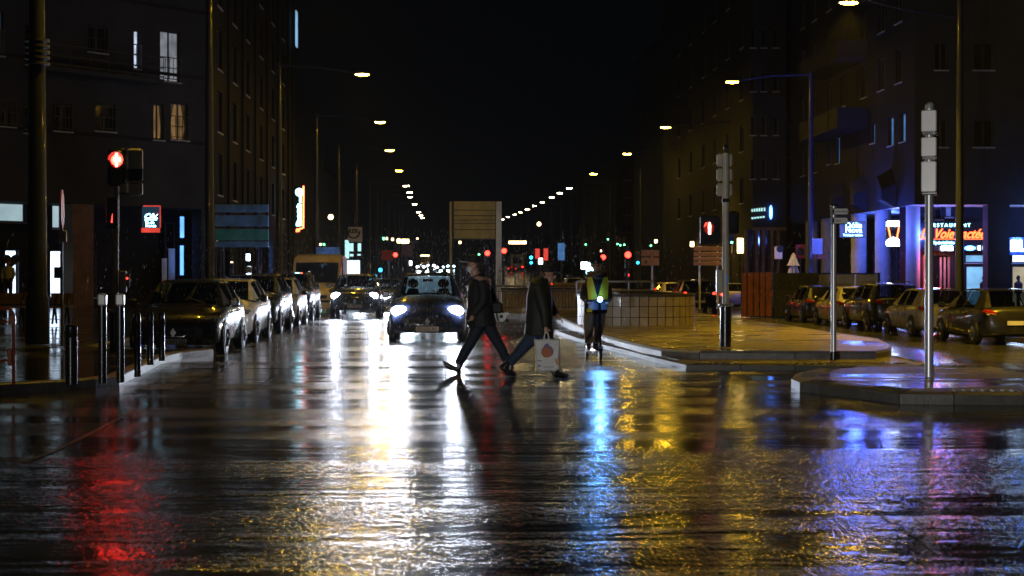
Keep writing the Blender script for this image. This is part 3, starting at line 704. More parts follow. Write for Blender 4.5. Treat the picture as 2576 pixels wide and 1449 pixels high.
# left post
Yl = 28.2; p = W(290, 880, Yl); k = Yl/3800; zb = .141
t = thing('traffic_light', 'yellow lit signal post beside the parked black car showing a red cross', 'traffic light', (p.x, Yl, zb))
def q(py): return pz_(py, Yl) - zb
MB().tube([(0,0,0),(0,0,q(785))], [.105,.10], 20).build('base', M['black'], t)
MB().box(-.13,.13,-.12,.12,q(785),q(777),.01).build('collar', M['cream'], t)
MB().tube([(0,0,q(780)),(.03,0,q(395))], [.06,.05], 16).build('pole', M['cream'], t)
hx = (300-290)*k
hd = MB().box(hx-.17, hx+.15, -.20, -.04, q(472), q(378), .04).build('signal_head', M['black'], t)
hd['label'] = 'black signal head with a lit red cross'
MB().tube([(hx,-.203,q(408)),(hx,-.207,q(408))], [.145,.145], 24).build('lens', M['redsign'], hd)
cr = MB().box(hx-.022,hx+.022,-.225,-.212,q(425),q(390)).box(hx-.055,hx+.075,-.223,-.213,q(411),q(403)); cr.build('red_cross', M['e_redcore'], hd)
MB().tube([(hx,-.208,q(408)),(hx,-.211,q(408))], [.105,.105], 24).build('glow_lens', M['e_red'], hd)
vis = MB().tube([(hx + .15*math.cos(a), -.30, q(408) + .15*math.sin(a)) for a in [(-60+i*30)*PI/180 for i in range(9)]], .012, 6)
vis.tube([(hx + .155*math.cos(a), -.22, q(408) + .155*math.sin(a)) for a in [(-60+i*30)*PI/180 for i in range(9)]], .03, 6)
vis.build('visor', M['black'], hd)
for py, mm in ((403,'cream'),(438,'conc_dark'),(474,'cream')):
    MB().box((317-290)*k, (356-290)*k, .02, .16, q(py+(20 if py != 403 else 28)), q(py-(14 if py != 403 else 27)), .04).build('signal_housing', M[mm], t)
MB().box(.0,(330-290)*k,.03,.07,q(492),q(486)).build('bracket', M['black'], t)
hd = MB().box(-.15,.07,-.14,.10,q(577),q(500),.03).build('pedestrian_signal', M['black'], t)
MB().slab([(-.045,q(562)),(-.015,q(563)),(-.012,q(540)),(-.022,q(543))], -.152,-.144).build('lens', M['e_reddim'], hd)
MB().box((303-290)*k,(318-290)*k,-.08,.06,q(735),q(682),.01).build('call_box', M['cream'], t)
rb = MB().box((318-290)*k,(326-290)*k,-.05,.05,q(722),q(688),.01).build('repeater', M['black'], t)
MB().ball(((321-290)*k,-.055,q(700)), .022, 8, 5).build('lens', M['e_reddim'], rb)

# ---------------------------------------------------------------- bollards and thin posts on the left
def bollard(px, pyb, pyt, zb, cap, label, r=.055):
    p = G(px, pyb, zb); Y = p.y; h = pz_(pyt, Y) - zb
    t = thing('bollard', label, 'bollard', tuple(p), 0, 'dark bollards along the left corner')
    if cap:
        MB().tube([(0,0,0),(0,0,h-.16)], [r,r], 16).build('post', M['black'], t)
        MB().box(-r*1.02,r*1.02,-r,r,h-.155,h,.018).build('cap', M['whitep'], t)
    else:
        MB().tube([(0,0,0),(0,0,h-.16),(0,0,h-.15),(0,0,h-.13),(0,0,h-.03),(0,0,h)], [r,r,r*.86,r,r,r*.7], 16).build('post', M['black'], t)
bollard(180, 967, 815, .14, False, 'short black bollard with a groove near its top, nearest the kerb corner', .075)
bollard(258, 964, 738, .14, True, 'tall dark bollard with white cap, left of the pair', .052)
bollard(303, 962, 738, .14, True, 'tall dark bollard with white cap, right of the pair', .052)
bollard(346, 948, 786, .14, False, 'plain dark bollard just right of the white-capped pair', .045)
bollard(378, 918, 784, .14, False, 'plain dark bollard in front of the black car bonnet', .05)
bollard(407, 908, 784, .14, False, 'plain dark bollard in front of the black car number plate', .05)
# round sign seen edge-on
p = G(156, 872, .2); Y = p.y
t = thing('road_sign', 'round road sign seen edge-on atop a thin lit pole at the left', 'road sign', tuple(p))
def q2(py): return pz_(py, Y) - .2
MB().tube([(0,0,0),(0,0,q2(480))], [.026,.026], 10).build('pole', M['galv'], t)
d = MB().tube([(-.012,0,0),(.012,0,0)], [.36,.36], 28).xf(Matrix.Translation((.02,-.05,q2(530))) @ Matrix.Rotation(math.radians(9), 4, 'Z')); d.build('sign_disc', M['redsign'], t)
MB().box(-.05,.09,-.03,.03,q2(610),q2(582),.005).build('small_plate', M['whitep'], t)
MB().box(-.14,.02,-.03,.02,q2(700),q2(672),.005).build('side_plate', M['tealsign'], t)
# orange barrier
p = G(34, 968, .14); s = p.y/3800
t = thing('barrier', 'orange tubular barrier at the left edge of the pavement', 'barrier', tuple(p))
def fr(pts, r=.022): return MB().tube(pts, r, 8)
z1 = pz_(775, p.y) - .14
fr([(0,0,0),(0,0,z1-.06),(-.04,0,z1),(-.6,-.1,z1-.01),(-1.3,-.25,z1-.02)]).build('frame', M['orange'], t)
fr([(0,0,.32),(-.6,-.1,.26),(-1.3,-.25,.22)], .016).build('lower_rail', M['orange'], t)
fr([(0,0,.80),(-.6,-.1,.78),(-1.3,-.25,.76)], .014).build('middle_rail', M['orange'], t)
MB().box(-.05,.03,-.03,.03,z1-.20,z1-.09,.01).build('bracket', M['orange'], t); MB().box(-.07,-.01,-.03,.03,z1-.72,z1-.50,.01).build('bracket', M['orange'], t)
# long bench seen dark in front of the shops
for x0, x1, lb in ((-30, 68, 'dark bench in front of the heart shop window at the far left'), (122, 182, 'dark bench between the two posts, before the blue letterbox window')):
    a = W(x0, 800, 41); b = W(x1, 800, 41); zf = .14 + .0181*(-7.6-a.x) if a.x < -7.6 else .14
    t = thing('bench', lb, 'bench', ((a.x+b.x)/2, 41, .25)); w = (b.x-a.x)/2
    MB().box(-w, w, -.25, .25, .42, .47, .01).build('seat', M['wood'], t)
    MB().box(-w, w, .24, .29, .52, .82, .01).build('backrest', M['wood'], t)
    for sx in (-w+.15, w-.15):
        MB().tube([(sx,-.2,0),(sx,.0,.42),(sx,.27,.8)], .03, 6).tube([(sx,.25,0),(sx,.1,.42)], .03, 6).build('leg', M['black'], t)
# four-board direction sign
Yd = 45; p = W(608, 700, Yd)
t = thing('direction_sign', 'stack of four blue direction boards above the white parked car', 'direction sign', (p.x, Yd, .14))
k = Yd/3800
def qd(py): return pz_(py, Yd) - .14
for (y0, y1, m) in ((516,535,'bluesign'),(543,570,'bluesign'),(577,605,'tealsign'),(608,622,'bluesign')):
    MB().box((542-608)*k, (675-608)*k, -.03, .03, qd(y1), qd(y0), .012).build('board', M[m], t)
for px in (561, 647): MB().tube([((px-608)*k,.07,0),((px-608)*k,.07,qd(514))], .04, 8).build('post', M['pole'], t)
# pay station with a glowing top
p = W(626, 690, 50); t = thing('parking_meter', 'slim parking meter glowing white-blue on top, below the blue boards', 'parking meter', (p.x, 50, .14))
MB().box(-.09,.09,-.07,.07,0,1.72,.02).build('body', M['galv'], t)
MB().box(-.07,.05,-.09,-.072,pz_(656,50)-.14,pz_(640,50)-.14).build('screen', M['e_neonwhite'], t)
p = W(583, 690, 52); t = thing('pavement_light', 'tiny warm light on a dark stub post left of the parking meter', 'light', (p.x, 52, .14))
MB().tube([(0,0,0),(0,0,1.85)], .05, 8).build('post', M['black'], t); MB().ball((0,0,pz_(664,52)-.14), (.05,.05,.08), 8, 6).build('bulb', M['e_warm'], t)

# ---------------------------------------------------------------- right side posts and signs
p = G(2097, 905, .10); Y = p.y
t = thing('street_sign', 'slim white post carrying two small arrow signs on the low apron', 'street sign', tuple(p))
def q3(py): return pz_(py, Y) - .10
k = Y/3800
MB().tube([(0,0,.0),(0,0,q3(517))], [.048,.045], 16).build('post', M['galv'], t)
MB().tube([(0,0,0),(0,0,.14)], [.06,.056], 16).build('boot', M['black'], t)
for (x0, x1, y0, y1, txt) in ((2086,2133,522,540,'Lycée Hôtelier'),(2086,2132,545,563,'Gare')):
    X0, X1 = (x0-2097)*k, (x1-2097)*k; z0, z1 = q3(y1), q3(y0); zm = (z0+z1)/2
    bk = MB().slab([(X0,z0),(X1-.03,z0),(X1,zm),(X1-.03,z1),(X0,z1)], -.09, -.055).build('arrow_plate', M['black'], t)
    e = .011
    MB().slab([(X0+e,z0+e),(X1-.036,z0+e),(X1-e,zm),(X1-.036,z1-e),(X0+e,z1-e)], -.096, -.091).build('face', M['whitep'], bk)
    MB().box(X0+.018, X0+.052, -.101, -.097, z0+.02, z1-.02).build('symbol', M['ink'], bk)
    text_mesh('lettering', txt, .052, M['ink'], bk, (X0+.062, -.099, zm), depth=.002, align='LEFT', sx=.85 if len(txt) > 5 else 1)
MB().box(-.06,.06,-.05,.05,q3(517),q3(513),.005).build('cap', M['black'], t)
# tall silver post with three boxes
p = G(2337, 948, .145); Y = p.y; k = Y/3800
t = thing('signal_post', 'tall silver post with three stacked louvred boxes on the near island', 'signal post', tuple(p))
def q4(py): return pz_(py, Y) - .145
MB().tube([(0,0,0),(0,0,q4(268))], [.060,.056], 20).build('post', M['galv'], t)
MB().tube([(0,0,q4(268)),(0,0,q4(258)),(0,0,q4(252))], [.062,.055,.02], 16).build('finial', M['galv'], t)
for (y0, y1) in ((273,341),(342,404),(403,494)):
    h = q4(y0) - q4(y1); z0 = q4(y1)
    mb = MB()
    hb = MB().box(-.10,.10,-.09,.12,z0+.07,z0+h-.0,.012).xf(Matrix.Rotation(math.radians(-24), 4, 'Z'))
    o = hb.build('louvre_box', M['whitep'], t)
    lv = MB()
    nl = int(h/.028)
    for i in range(nl): lv.box(.102,.112,-.07,.10,z0+.08+i*.028,z0+.092+i*.028)
    lv.xf(Matrix.Rotation(math.radians(-24), 4, 'Z')).build('louvres', M['conc_dark'], o)
    MB().box(-.095,.115,-.085,.125,z0+.03,z0+.068,.01).xf(Matrix.Rotation(math.radians(-24), 4, 'Z')).build('base_tray', M['black'], o)
# sign boards behind the signal post
Yb = 60; p = W(1781, 780, Yb); k = Yb/3800
t = thing('direction_sign', 'stack of four dim red-lit direction boards left of the grey signal post', 'direction sign', (p.x, Yb, .235))
for (y0, y1) in ((620,631),(634,645),(647,656),(658,668)):
    MB().box((1744-1781)*k,(1820-1781)*k,-.03,.03,pz_(y1,Yb)-.235,pz_(y0,Yb)-.235,.01).build('board', M['pinksign'], t)
for px in (1760, 1806): MB().tube([((px-1781)*k,.06,0),((px-1781)*k,.06,pz_(618,Yb)-.235)], .04, 8).build('post', M['galv'], t)
p = W(1632, 760, 62); k = 62/3800
t = thing('road_sign', 'pair of pale square signs on one thin pole above the tiled wall', 'road sign', (p.x, 62, .235))
MB().tube([(.15,.05,0),(.15,.05,pz_(628,62)-.235)], .035, 8).build('pole', M['galv'], t)
MB().box((1613-1632)*k-.0,(1649-1632)*k+.15,-.02,.02,pz_(645,62)-.235,pz_(629,62)-.235,.01).build('upper_board', M['pinksign'], t)
lb = MB().box((1613-1632)*k,(1649-1632)*k+.15,-.02,.02,pz_(668,62)-.235,pz_(648,62)-.235,.01).build('lower_board', M['pinksign'], t)
MB().slab([((1621-1632)*k,pz_(662,62)-.235),((1625-1632)*k,pz_(652,62)-.235),((1629-1632)*k,pz_(662,62)-.235)], -.03,-.022).build('symbol', M['ink'], lb)
# ---------------------------------------------------------------- gantry sign seen from behind
Yg = 62; p = W(1195, 780, Yg); k = Yg/3800; zb = .235
t = thing('gantry_sign', 'large road sign seen from behind, yellow lit, on a thick and a thin post', 'road sign', (p.x, Yg, zb))
def qg(py): return pz_(py, Yg) - zb
for (y0, y1) in ((507,528),(529.5,542),(543.5,553),(554.5,561),(562.5,577),(578.5,600)):
    MB().box((1142-1195)*k,(1246-1195)*k,-.03,.02,qg(y1),qg(y0),.008).build('back_panel', M['signback'], t)
MB().box((1131-1195)*k,(1137-1195)*k,-.06,.06,qg(790),qg(508),.01).build('thin_post', M['signback'], t)
MB().box((1248-1195)*k,(1262-1195)*k,-.10,.10,0,qg(507),.02).build('thick_post', M['galv'], t)
MB().box((1137-1195)*k,(1250-1195)*k,.03,.09,qg(509),qg(506)).box((1137-1195)*k,(1250-1195)*k,.03,.09,qg(603),qg(600)).box((1140-1195)*k,(1144-1195)*k,.03,.08,qg(600),qg(509)).build('rear_frame', M['rail'], t)

# ---------------------------------------------------------------- tiled parapets of the underpass
def tiled_wall(root, pts, z0, z1, thick=.28, rows=3, tw=.235, name='tiles', m='tile'):
    """pts run along the outer face; tiles stand 6 mm proud of a dark core"""
    core = MB(); tl = MB(); P = [Vector((*p, 0)) for p in pts]
    nrm = []
    for i in range(len(P)):
        d = (P[min(i+1,len(P)-1)] - P[max(i-1,0)]).normalized(); nrm.append(Vector((d.y, -d.x, 0)))
    vs = []; n = len(P)
    for i in range(n): a = P[i]; b = P[i] - nrm[i]*thick; vs += [(a.x,a.y,z0),(b.x,b.y,z0),(b.x,b.y,z1),(a.x,a.y,z1)]
    fs = [(4*i+j, 4*(i+1)+j, 4*(i+1)+(j+1)%4, 4*i+(j+1)%4) for i in range(n-1) for j in range(4)] + [(0,1,2,3),(4*n-1,4*n-2,4*n-3,4*n-4)]
    core.add(vs, fs); core.build('core', M['grout'], root)
    # walk along and lay tiles
    L = [0]
    for i in range(1, n): L.append(L[-1] + (P[i]-P[i-1]).length)
    def at(s):
        for i in range(1, n):
            if s <= L[i] or i == n-1:
                u = (s - L[i-1]) / max(L[i]-L[i-1], 1e-6); return P[i-1].lerp(P[i], u), nrm[i-1].lerp(nrm[i], u).normalized()
    nt_ = int(L[-1]/tw); hts = [0, .30, .66, 1.0]
    for i in range(nt_):
        a, na = at(i*tw + .012); b, nb = at((i+1)*tw - .012)
        for r in range(rows):
            za = z0 + (z1-z0)*hts[r] + .010; zb_ = z0 + (z1-z0)*hts[r+1] - .010
            q_ = [a + na*.001, b + nb*.001, a + na*.012, b + nb*.012]
            tl.add([(q_[0].x,q_[0].y,za),(q_[1].x,q_[1].y,za),(q_[1].x,q_[1].y,zb_),(q_[0].x,q_[0].y,zb_),(q_[2].x,q_[2].y,za),(q_[3].x,q_[3].y,za),(q_[3].x,q_[3].y,zb_),(q_[2].x,q_[2].y,zb_)], [(4,5,6,7),(0,4,7,3),(5,1,2,6),(7,6,2,3),(0,1,5,4)])
    tl.build(name, M[m], root)
    cp = MB(); vs = []
    for i in range(n): a = P[i] + nrm[i]*.03; b = P[i] - nrm[i]*(thick+.03); vs += [(a.x,a.y,z1+.002),(b.x,b.y,z1+.002),(b.x,b.y,z1+.055),(a.x,a.y,z1+.055)]
    cp.add(vs, fs); cp.build('coping', M['grout'], root)
Zi = .235
cx, cy, r = 5.20, 40.3, 1.56
t = thing('tiled_wall', 'rounded nose of a low wall clad in pale rectangular tiles on the median', 'wall', (0,0,0))
pts = [(5.05, 56.0), (4.55, 50), (4.02, 44.0), (3.76, 41.6)] + [(cx - r*math.cos(a), cy - r*math.sin(a)*1.0) for a in [PI*i/28 for i in range(29)]] + [(cx + r, 45), (cx + r, 50), (cx + r, 62)]
tiled_wall(t, pts, Zi - .01, 1.00, m='tile')
# glazed guard rail above the wall
t = thing('guard_rail', 'pale metal guard rail with glass infill above the tiled wall', 'railing', (0,0,0))
a = W(1540, 716, 50); b = W(1720, 716, 52)
MB().tube([(4.2,47,1.36),(5.5,46.5,1.36),(6.6,47,1.36)], .03, 8).tube([(4.2,47,1.08),(5.5,46.5,1.08),(6.6,47,1.08)], .035, 8).build('rail', M['galv'], t)
for x in (4.2, 5.0, 5.8, 6.6): MB().tube([(x,47.0-.4*(1-abs(x-5.4)/1.2),.9),(x,47.0-.4*(1-abs(x-5.4)/1.2),1.36)], .02, 6).build('post', M['galv'], t)
# far cross wall, yellow, with its dark railing in front
t = thing('parapet_wall', 'yellow stained concrete parapet behind the railing', 'wall', (0,0,0))
MB().box(2.25, 5.0, 57.0, 57.3, Zi-.01, 1.02).build('wall', M['yellowwall'], t)
MB().box(2.2, 5.05, 56.95, 57.35, 1.022, 1.10, .01).build('coping', M['grout'], t)
MB().box(4.35, 5.6, 59.4, 59.7, Zi-.01, 1.28, .01).build('rear_block', M['yellowwall'], t)
t = thing('railing', 'dark metal railing with thin uprights in front of the yellow parapet', 'railing', (0,0,0))
MB().tube([(2.0,56.2,1.17),(5.0,56.2,1.17)], .025, 6).tube([(2.0,56.2,.98),(5.0,56.2,.98)], .018, 6).tube([(2.0,56.2,.36),(5.0,56.2,.36)], .018, 6).build('rail', M['rail'], t)
br = MB(); x = 2.1
while x < 5.0: br.tube([(x,56.2,.36),(x,56.2,.98)], .010, 5); x += .125
br.build('uprights', M['rail'], t)
for x in (2.0, 3.5, 5.0): MB().box(x-.025,x+.025,56.17,56.23,Zi-.01,1.17).build('post', M['rail'], t)
t = thing('wall_end', 'white plastered end block of the parapet lit by headlights beside the car mirror', 'wall', (0,0,0))
MB().box(.95, 1.30, 56.9, 57.3, Zi-.01, 1.10, .01).build('block', M['whitewall'], t)
MB().box(.90, 1.36, 56.8, 57.4, 1.102, 1.17, .01).build('coping', M['whitewall'], t)
# tall thin dark posts on the median seen in front of the parapet
p = W(2060, 700, 56)
# ---------------------------------------------------------------- buildings
class Plane:
    """a vertical facade plane through K going along unit t; u runs along t"""
    def __init__(s, K, t, nin): s.K = Vector((*K, 0)); s.t = Vector((*t, 0)).normalized(); s.n = Vector((*nin, 0)).normalized()
    def uz(s, px, py, off=0.0):
        r = ray(px, py); K = s.K + s.n*off
        c = r.x / r.y; u = (c*K.y - K.x) / (s.t.x - c*s.t.y); Y = K.y + u*s.t.y
        return u, CAMZ + r.z * (Y / r.y)
    def p(s, u, d, z): q = s.K + s.t*u + s.n*d; return (q.x, q.y, z)
    def box(s, mb, u0, u1, d0, d1, z0, z1):
        v = [s.p(u0,d0,z0),s.p(u1,d0,z0),s.p(u1,d1,z0),s.p(u0,d1,z0),s.p(u0,d0,z1),s.p(u1,d0,z1),s.p(u1,d1,z1),s.p(u0,d1,z1)]
        mb.add(v, [(0,3,2,1),(4,5,6,7),(0,1,5,4),(1,2,6,5),(2,3,7,6),(3,0,4,7)]); return mb
    def wall(s, mb, u0, u1, z0, z1, holes, d=0.0, dep=0.22):
        us = sorted({u0, u1, *[h[0] for h in holes], *[h[1] for h in holes]}); zs = sorted({z0, z1, *[h[2] for h in holes], *[h[3] for h in holes]})
        us = [u for u in us if u0 <= u <= u1]; zs = [z for z in zs if z0 <= z <= z1]
        for i in range(len(us)-1):
            for j in range(len(zs)-1):
                um, zm = (us[i]+us[i+1])/2, (zs[j]+zs[j+1])/2
                if any(h[0] < um < h[1] and h[2] < zm < h[3] for h in holes): continue
                mb.add([s.p(us[i],d,zs[j]),s.p(us[i+1],d,zs[j]),s.p(us[i+1],d,zs[j+1]),s.p(us[i],d,zs[j+1])], [(0,1,2,3)])
        for h in holes:
            a, b, c, e = h[:4]
            v = [s.p(a,d,c),s.p(b,d,c),s.p(b,d,e),s.p(a,d,e),s.p(a,d+dep,c),s.p(b,d+dep,c),s.p(b,d+dep,e),s.p(a,d+dep,e)]
            mb.add(v, [(0,1,5,4),(1,2,6,5),(2,3,7,6),(3,0,4,7)])
        return mb
    def window(s, parent, h, d=0.0, dep=0.2, leaves=2, rail=False, shutter=False):
        a, b, c, e = h[:4]; m = h[4] if len(h) > 4 else 'pane'
        fr = MB(); w = .05
        for (x0, x1, y0, y1) in ((a+.002,a+w,c+.002,e-.002),(b-w,b-.002,c+.002,e-.002),(a+w,b-w,c+.002,c+w),(a+w,b-w,e-w,e-.002)): s.box(fr, x0, x1, d+dep-.06, d+dep, y0, y1)
        for k in range(1, leaves):
            x = a + (b-a)*k/leaves; s.box(fr, x-.035, x+.035, d+dep-.06, d+dep-.002, c+w, e-w)
        f = fr.build('window', M['frame'], parent)
        pn = MB(); pn.add([s.p(a+.03,d+dep-.02,c+.03),s.p(b-.03,d+dep-.02,c+.03),s.p(b-.03,d+dep-.02,e-.03),s.p(a+.03,d+dep-.02,e-.03)], [(0,1,2,3)])
        pn.build('pane', M[m], f)
        sl = MB(); s.box(sl, a-.06, b+.06, d-.07, d+.0, c-.06, c-.003); sl.build('sill', M['stone'], f)
        if rail:
            rl = MB()
            for zz in (c+.08, c+.55, c+1.0): s.box(rl, a-.04, b+.04, d-.12, d-.09, zz, zz+.035)
            k = 0; x = a
            while x < b: s.box(rl, x, x+.022, d-.115, d-.095, c+.08, c+1.0); x += (b-a)/5.0
            s.box(rl, a-.04, a-.01, d-.12, d, c+.98, c+1.02); s.box(rl, b+.01, b+.04, d-.12, d, c+.98, c+1.02)
            rl.build('railing', M['rail'], f)
        return f
def shade_line(pl, parent, d, a, b, c, e, mname, name):
    mb = MB(); mb.add([pl.p(a,d,c),pl.p(b,d,c),pl.p(b,d,e),pl.p(a,d,e)], [(0,1,2,3)]); return mb.build(name, M[mname], parent)

# ---- left corner block: chamfered front towards the camera, long side along the street
K = (-10.3, 68.0); c44, s44 = math.cos(math.radians(46.3)), math.sin(math.radians(46.3))
LF = Plane(K, (-c44, -s44), (-s44, c44))           # u grows towards the near left
bl = thing('apartment_block', 'dark corner apartment block with arcade shops and a few lit windows on the left', 'building', (0,0,0))
UL = 34.0; ZS = 4.52; ZT = 21.0
holes = []
def hp(pl, x0, x1, y0, y1, m='pane', off=0.0):
    ua, za = pl.uz(x0, y0, off); ub, zb_ = pl.uz(x1, y1, off)
    ua2, zc = pl.uz((x0+x1)/2, y0, off); _, zd = pl.uz((x0+x1)/2, y1, off)
    return [min(ua, ub), max(ua, ub), min(zc, zd), max(zc, zd), m]
lit = [hp(LF,337,353,76,173,'e_winb'), hp(LF,403,453,79,205,'e_win'), hp(LF,386,412,262,352,'e_winwarm'), hp(LF,430,473,260,352,'e_winwarm'), hp(LF,-6,9,30,140,'e_winblue')]
for h in lit: h[2] = h[2]
dark = [hp(LF,222,270,66,132), hp(LF,64,104,60,128), hp(LF,135,180,262,330), hp(LF,240,290,262,330), hp(LF,0,38,272,318), hp(LF,60,100,262,335)]
mb = MB(); LF.wall(mb, 0, UL, ZS, ZT, lit + dark)
mb.build('front_wall', M['conc_dark'], bl)
for i, h in enumerate(lit):
    LF.window(bl, h, leaves=(1 if i == 0 else 2), rail=(i in (0, 1, 3, 4)))
for h in dark: LF.window(bl, h, leaves=2, rail=True)
# curtains and an inner lamp in the warm rooms
for h in (lit[3], lit[2]):
    a, b, c, e, _ = h
    n = 9
    for sgn in (0, 1):
        cu = MB()
        for k in range(n):
            z0 = c + (e-c)*k/n; z1 = c + (e-c)*(k+1)/n; w0 = (b-a)*(.08 + .36*abs((k/n) - .35)); w1 = (b-a)*(.08 + .36*abs(((k+1)/n) - .35))
            u0, u1 = (a, a + w0) if not sgn else (b - w0, b); v0, v1 = (a, a + w1) if not sgn else (b - w1, b)
            cu.add([LF.p(u0,.17,z0),LF.p(u1,.17,z0),LF.p(v1,.17,z1),LF.p(v0,.17,z1)], [(0,1,2,3)])
        cu.build('curtain', M['curtain'], bl)
# balcony slab and rails between storeys
u0, z0 = LF.uz(378, 214); u1, z1 = LF.uz(75, 190)
sl = MB(); LF.box(sl, u0, u1, -1.0, 0, z0 - .02, z0 + .16); sl.build('balcony', M['conc_dark'], bl)
rl = MB()
for dz in (.25, .6, 1.05): LF.box(rl, u0, u1, -1.0, -.97, z0+dz, z0+dz+.04)
x = u0
while x < u1: LF.box(rl, x, x+.025, -.995, -.975, z0+.16, z0+1.05); x += .9
rl.build('balcony_railing', M['rail'], bl)
# storey bands, soffit, arcade piers
bd = MB()
for zz in (7.35, 10.25, 13.15, 16.05): LF.box(bd, 0, UL, -.05, -.001, zz, zz+.14)
bd.build('storey_band', M['conc'], bl)
so = MB(); so.add([LF.p(0,0,ZS),LF.p(UL,0,ZS),LF.p(UL,4,ZS),LF.p(0,4,ZS)], [(0,1,2,3)]); so.build('soffit', M['conc_dark'], bl)
for (x0, x1) in ((181, 234), (505, 545)):
    ua, _ = LF.uz(x1, 600, .1); ub, _ = LF.uz(x0, 600, .1)
    pr = MB(); LF.box(pr, max(ua,.02), ub, .05, .75, .1, ZS-.002); pr.build('arcade_pier', M['wood' if x0 == 181 else 'conc_dark'], bl)
ub, zz = LF.uz(233, 673, .05); q_ = MB().ball(LF.p(ub-.03, .3, zz), (.2,.2,.22), 12, 8); q_.build('wall_lantern', M['black'], bl)
# recessed shop wall with its glazing
R_ = 2.2
sh = [hp(LF,-20,66,506,558,'e_shopup',R_), hp(LF,132,180,513,575,'e_shopup',R_), hp(LF,14,48,628,770,'e_shop',R_), hp(LF,127,181,630,771,'e_shop',R_), hp(LF,235,243,630,771,'e_shop',R_), hp(LF,398,446,560,772,'pane',R_)]
for h in sh:
    if h[4] == 'e_shop': h[2] = .62
mb = MB(); LF.wall(mb, 0, UL, .1, ZS, sh, d=R_, dep=.25); mb.build('shop_wall', M['conc'], bl)
for i, h in enumerate(sh): LF.window(bl, h, d=R_, dep=.22, leaves=1 if i in (2, 4) else 2 if i in (1, 5) else 1)
a, z_ = LF.uz(31, 655, R_ - .2)
ht = MB(); pts = []
for k in range(24):
    th = 2*PI*k/24; pts.append((.30*(math.sin(th)**3), .30*(13*math.cos(th)-5*math.cos(2*th)-2*math.cos(3*th)-math.cos(4*th))/16))
pc = LF.p(a, R_ - .12, z_)
ht.add([tuple(Vector(pc) - LF.t*x*1.35 + Vector((0,0,y*1.1))) for x, y in pts] + [tuple(Vector(pc) - LF.t*x*1.35 + LF.n*.03 + Vector((0,0,y*1.1))) for x, y in pts], [tuple(range(24)), tuple(range(47,23,-1))] + [(i,(i+1)%24,(i+1)%24+24,i+24) for i in range(24)])
ht.build('heart_sticker', M['ink'], bl)
# blue panels inside the second window
pn = MB()
a0, _ = LF.uz(181, 700, R_); a1, _ = LF.uz(157, 700, R_); _, zz0 = LF.uz(168, 742, R_); _, zz1 = LF.uz(168, 640, R_)
LF.box(pn, a0+.05, a1, R_-.12, R_-.07, zz0, zz1); pn.build('blue_poster', M['bluebox'], bl)
pn = MB(); a0, _ = LF.uz(157, 700, R_); a1, _ = LF.uz(148, 700, R_); LF.box(pn, a0+.02, a1, R_-.10, R_-.07, zz0-.05, zz1+.05); pn.build('grey_poster', M['grey'], bl)
# lit verticals of the bank entrance round the corner
for x0, x1, y0, y1, mm in ((455,463,545,598,'e_strip'), (455,462,618,692,'e_strip')):
    h = hp(LF, x0, x1, y0, y1, mm, 1.0); q_ = MB(); LF.box(q_, h[0], h[1], 1.0, 1.06, h[2], h[3]); q_.build('light_strip', M[mm], bl)
for x0, x1, y0, y1, mm in ((408,420,650,695,'glasspanel'), (424,440,625,695,'glasspanel')):
    h = hp(LF, x0, x1, y0, y1, mm, 1.4); q_ = MB(); LF.box(q_, h[0], h[1], 1.4, 1.45, .3, h[3]); q_.build('entrance_glass', M['whitewall'], bl)
# side facade along the street
LS = Plane(K, (0, 1), (-1, 0))
hs = []
for col_, (ya, yb) in enumerate(((2.0,3.4),(7.0,8.4),(12.0,13.4),(18.0,19.4),(24.0,25.4),(30.0,31.4))):
    for zf_ in (5.3, 8.2, 11.1, 14.0, 16.9): hs.append([ya, yb, zf_, zf_+1.9, 'pane'])
hs[-4][4] = 'pane'
gl = [[1.2,5.5,.3,3.4,'pane'],[8,13,.3,3.4,'pane'],[16,22,.3,3.4,'pane']]
mb = MB(); LS.wall(mb, 0, 37, .1, ZT, hs + gl); mb.build('side_wall', M['conc_warm'], bl)
for h in hs: LS.window(bl, h, leaves=2)
for h in gl: LS.window(bl, h, leaves=3)
pb = MB()
for yy in (0.0, 5.2, 10.4, 15.6, 21.2, 27.2, 33.4, 36.4): LS.box(pb, yy, yy+.7, -.10, -.002, .12, ZT)
pb.build('pilaster', M['conc_warm'], bl)
q_ = MB(); LS.box(q_, 23.0, 24.7, -.42, -.36, 1.67, 3.49); q_.build('light_strip', M['e_strip'], bl)
ww = MB(); u0 = 35.0; LS.box(ww, 35.2, 36.2, -.44, -.36, 17.2, 19.6); ww.build('lit_window', M['e_wincyan'], bl)
# end wall and roof to close the block
cl = MB(); cl.add([(-10.3,105,.1),(-40,105,.5),(-40,105,ZT),(-10.3,105,ZT)], [(0,1,2,3)])
f0 = LF.p(UL,0,0); cl.add([(-10.3,68,ZT),(-10.3,105,ZT),(-60,105,ZT),(f0[0]-10,f0[1],ZT),(f0[0],f0[1],ZT)], [(0,1,2,3,4)])
cl.build('roof', M['conc_dark'], bl)

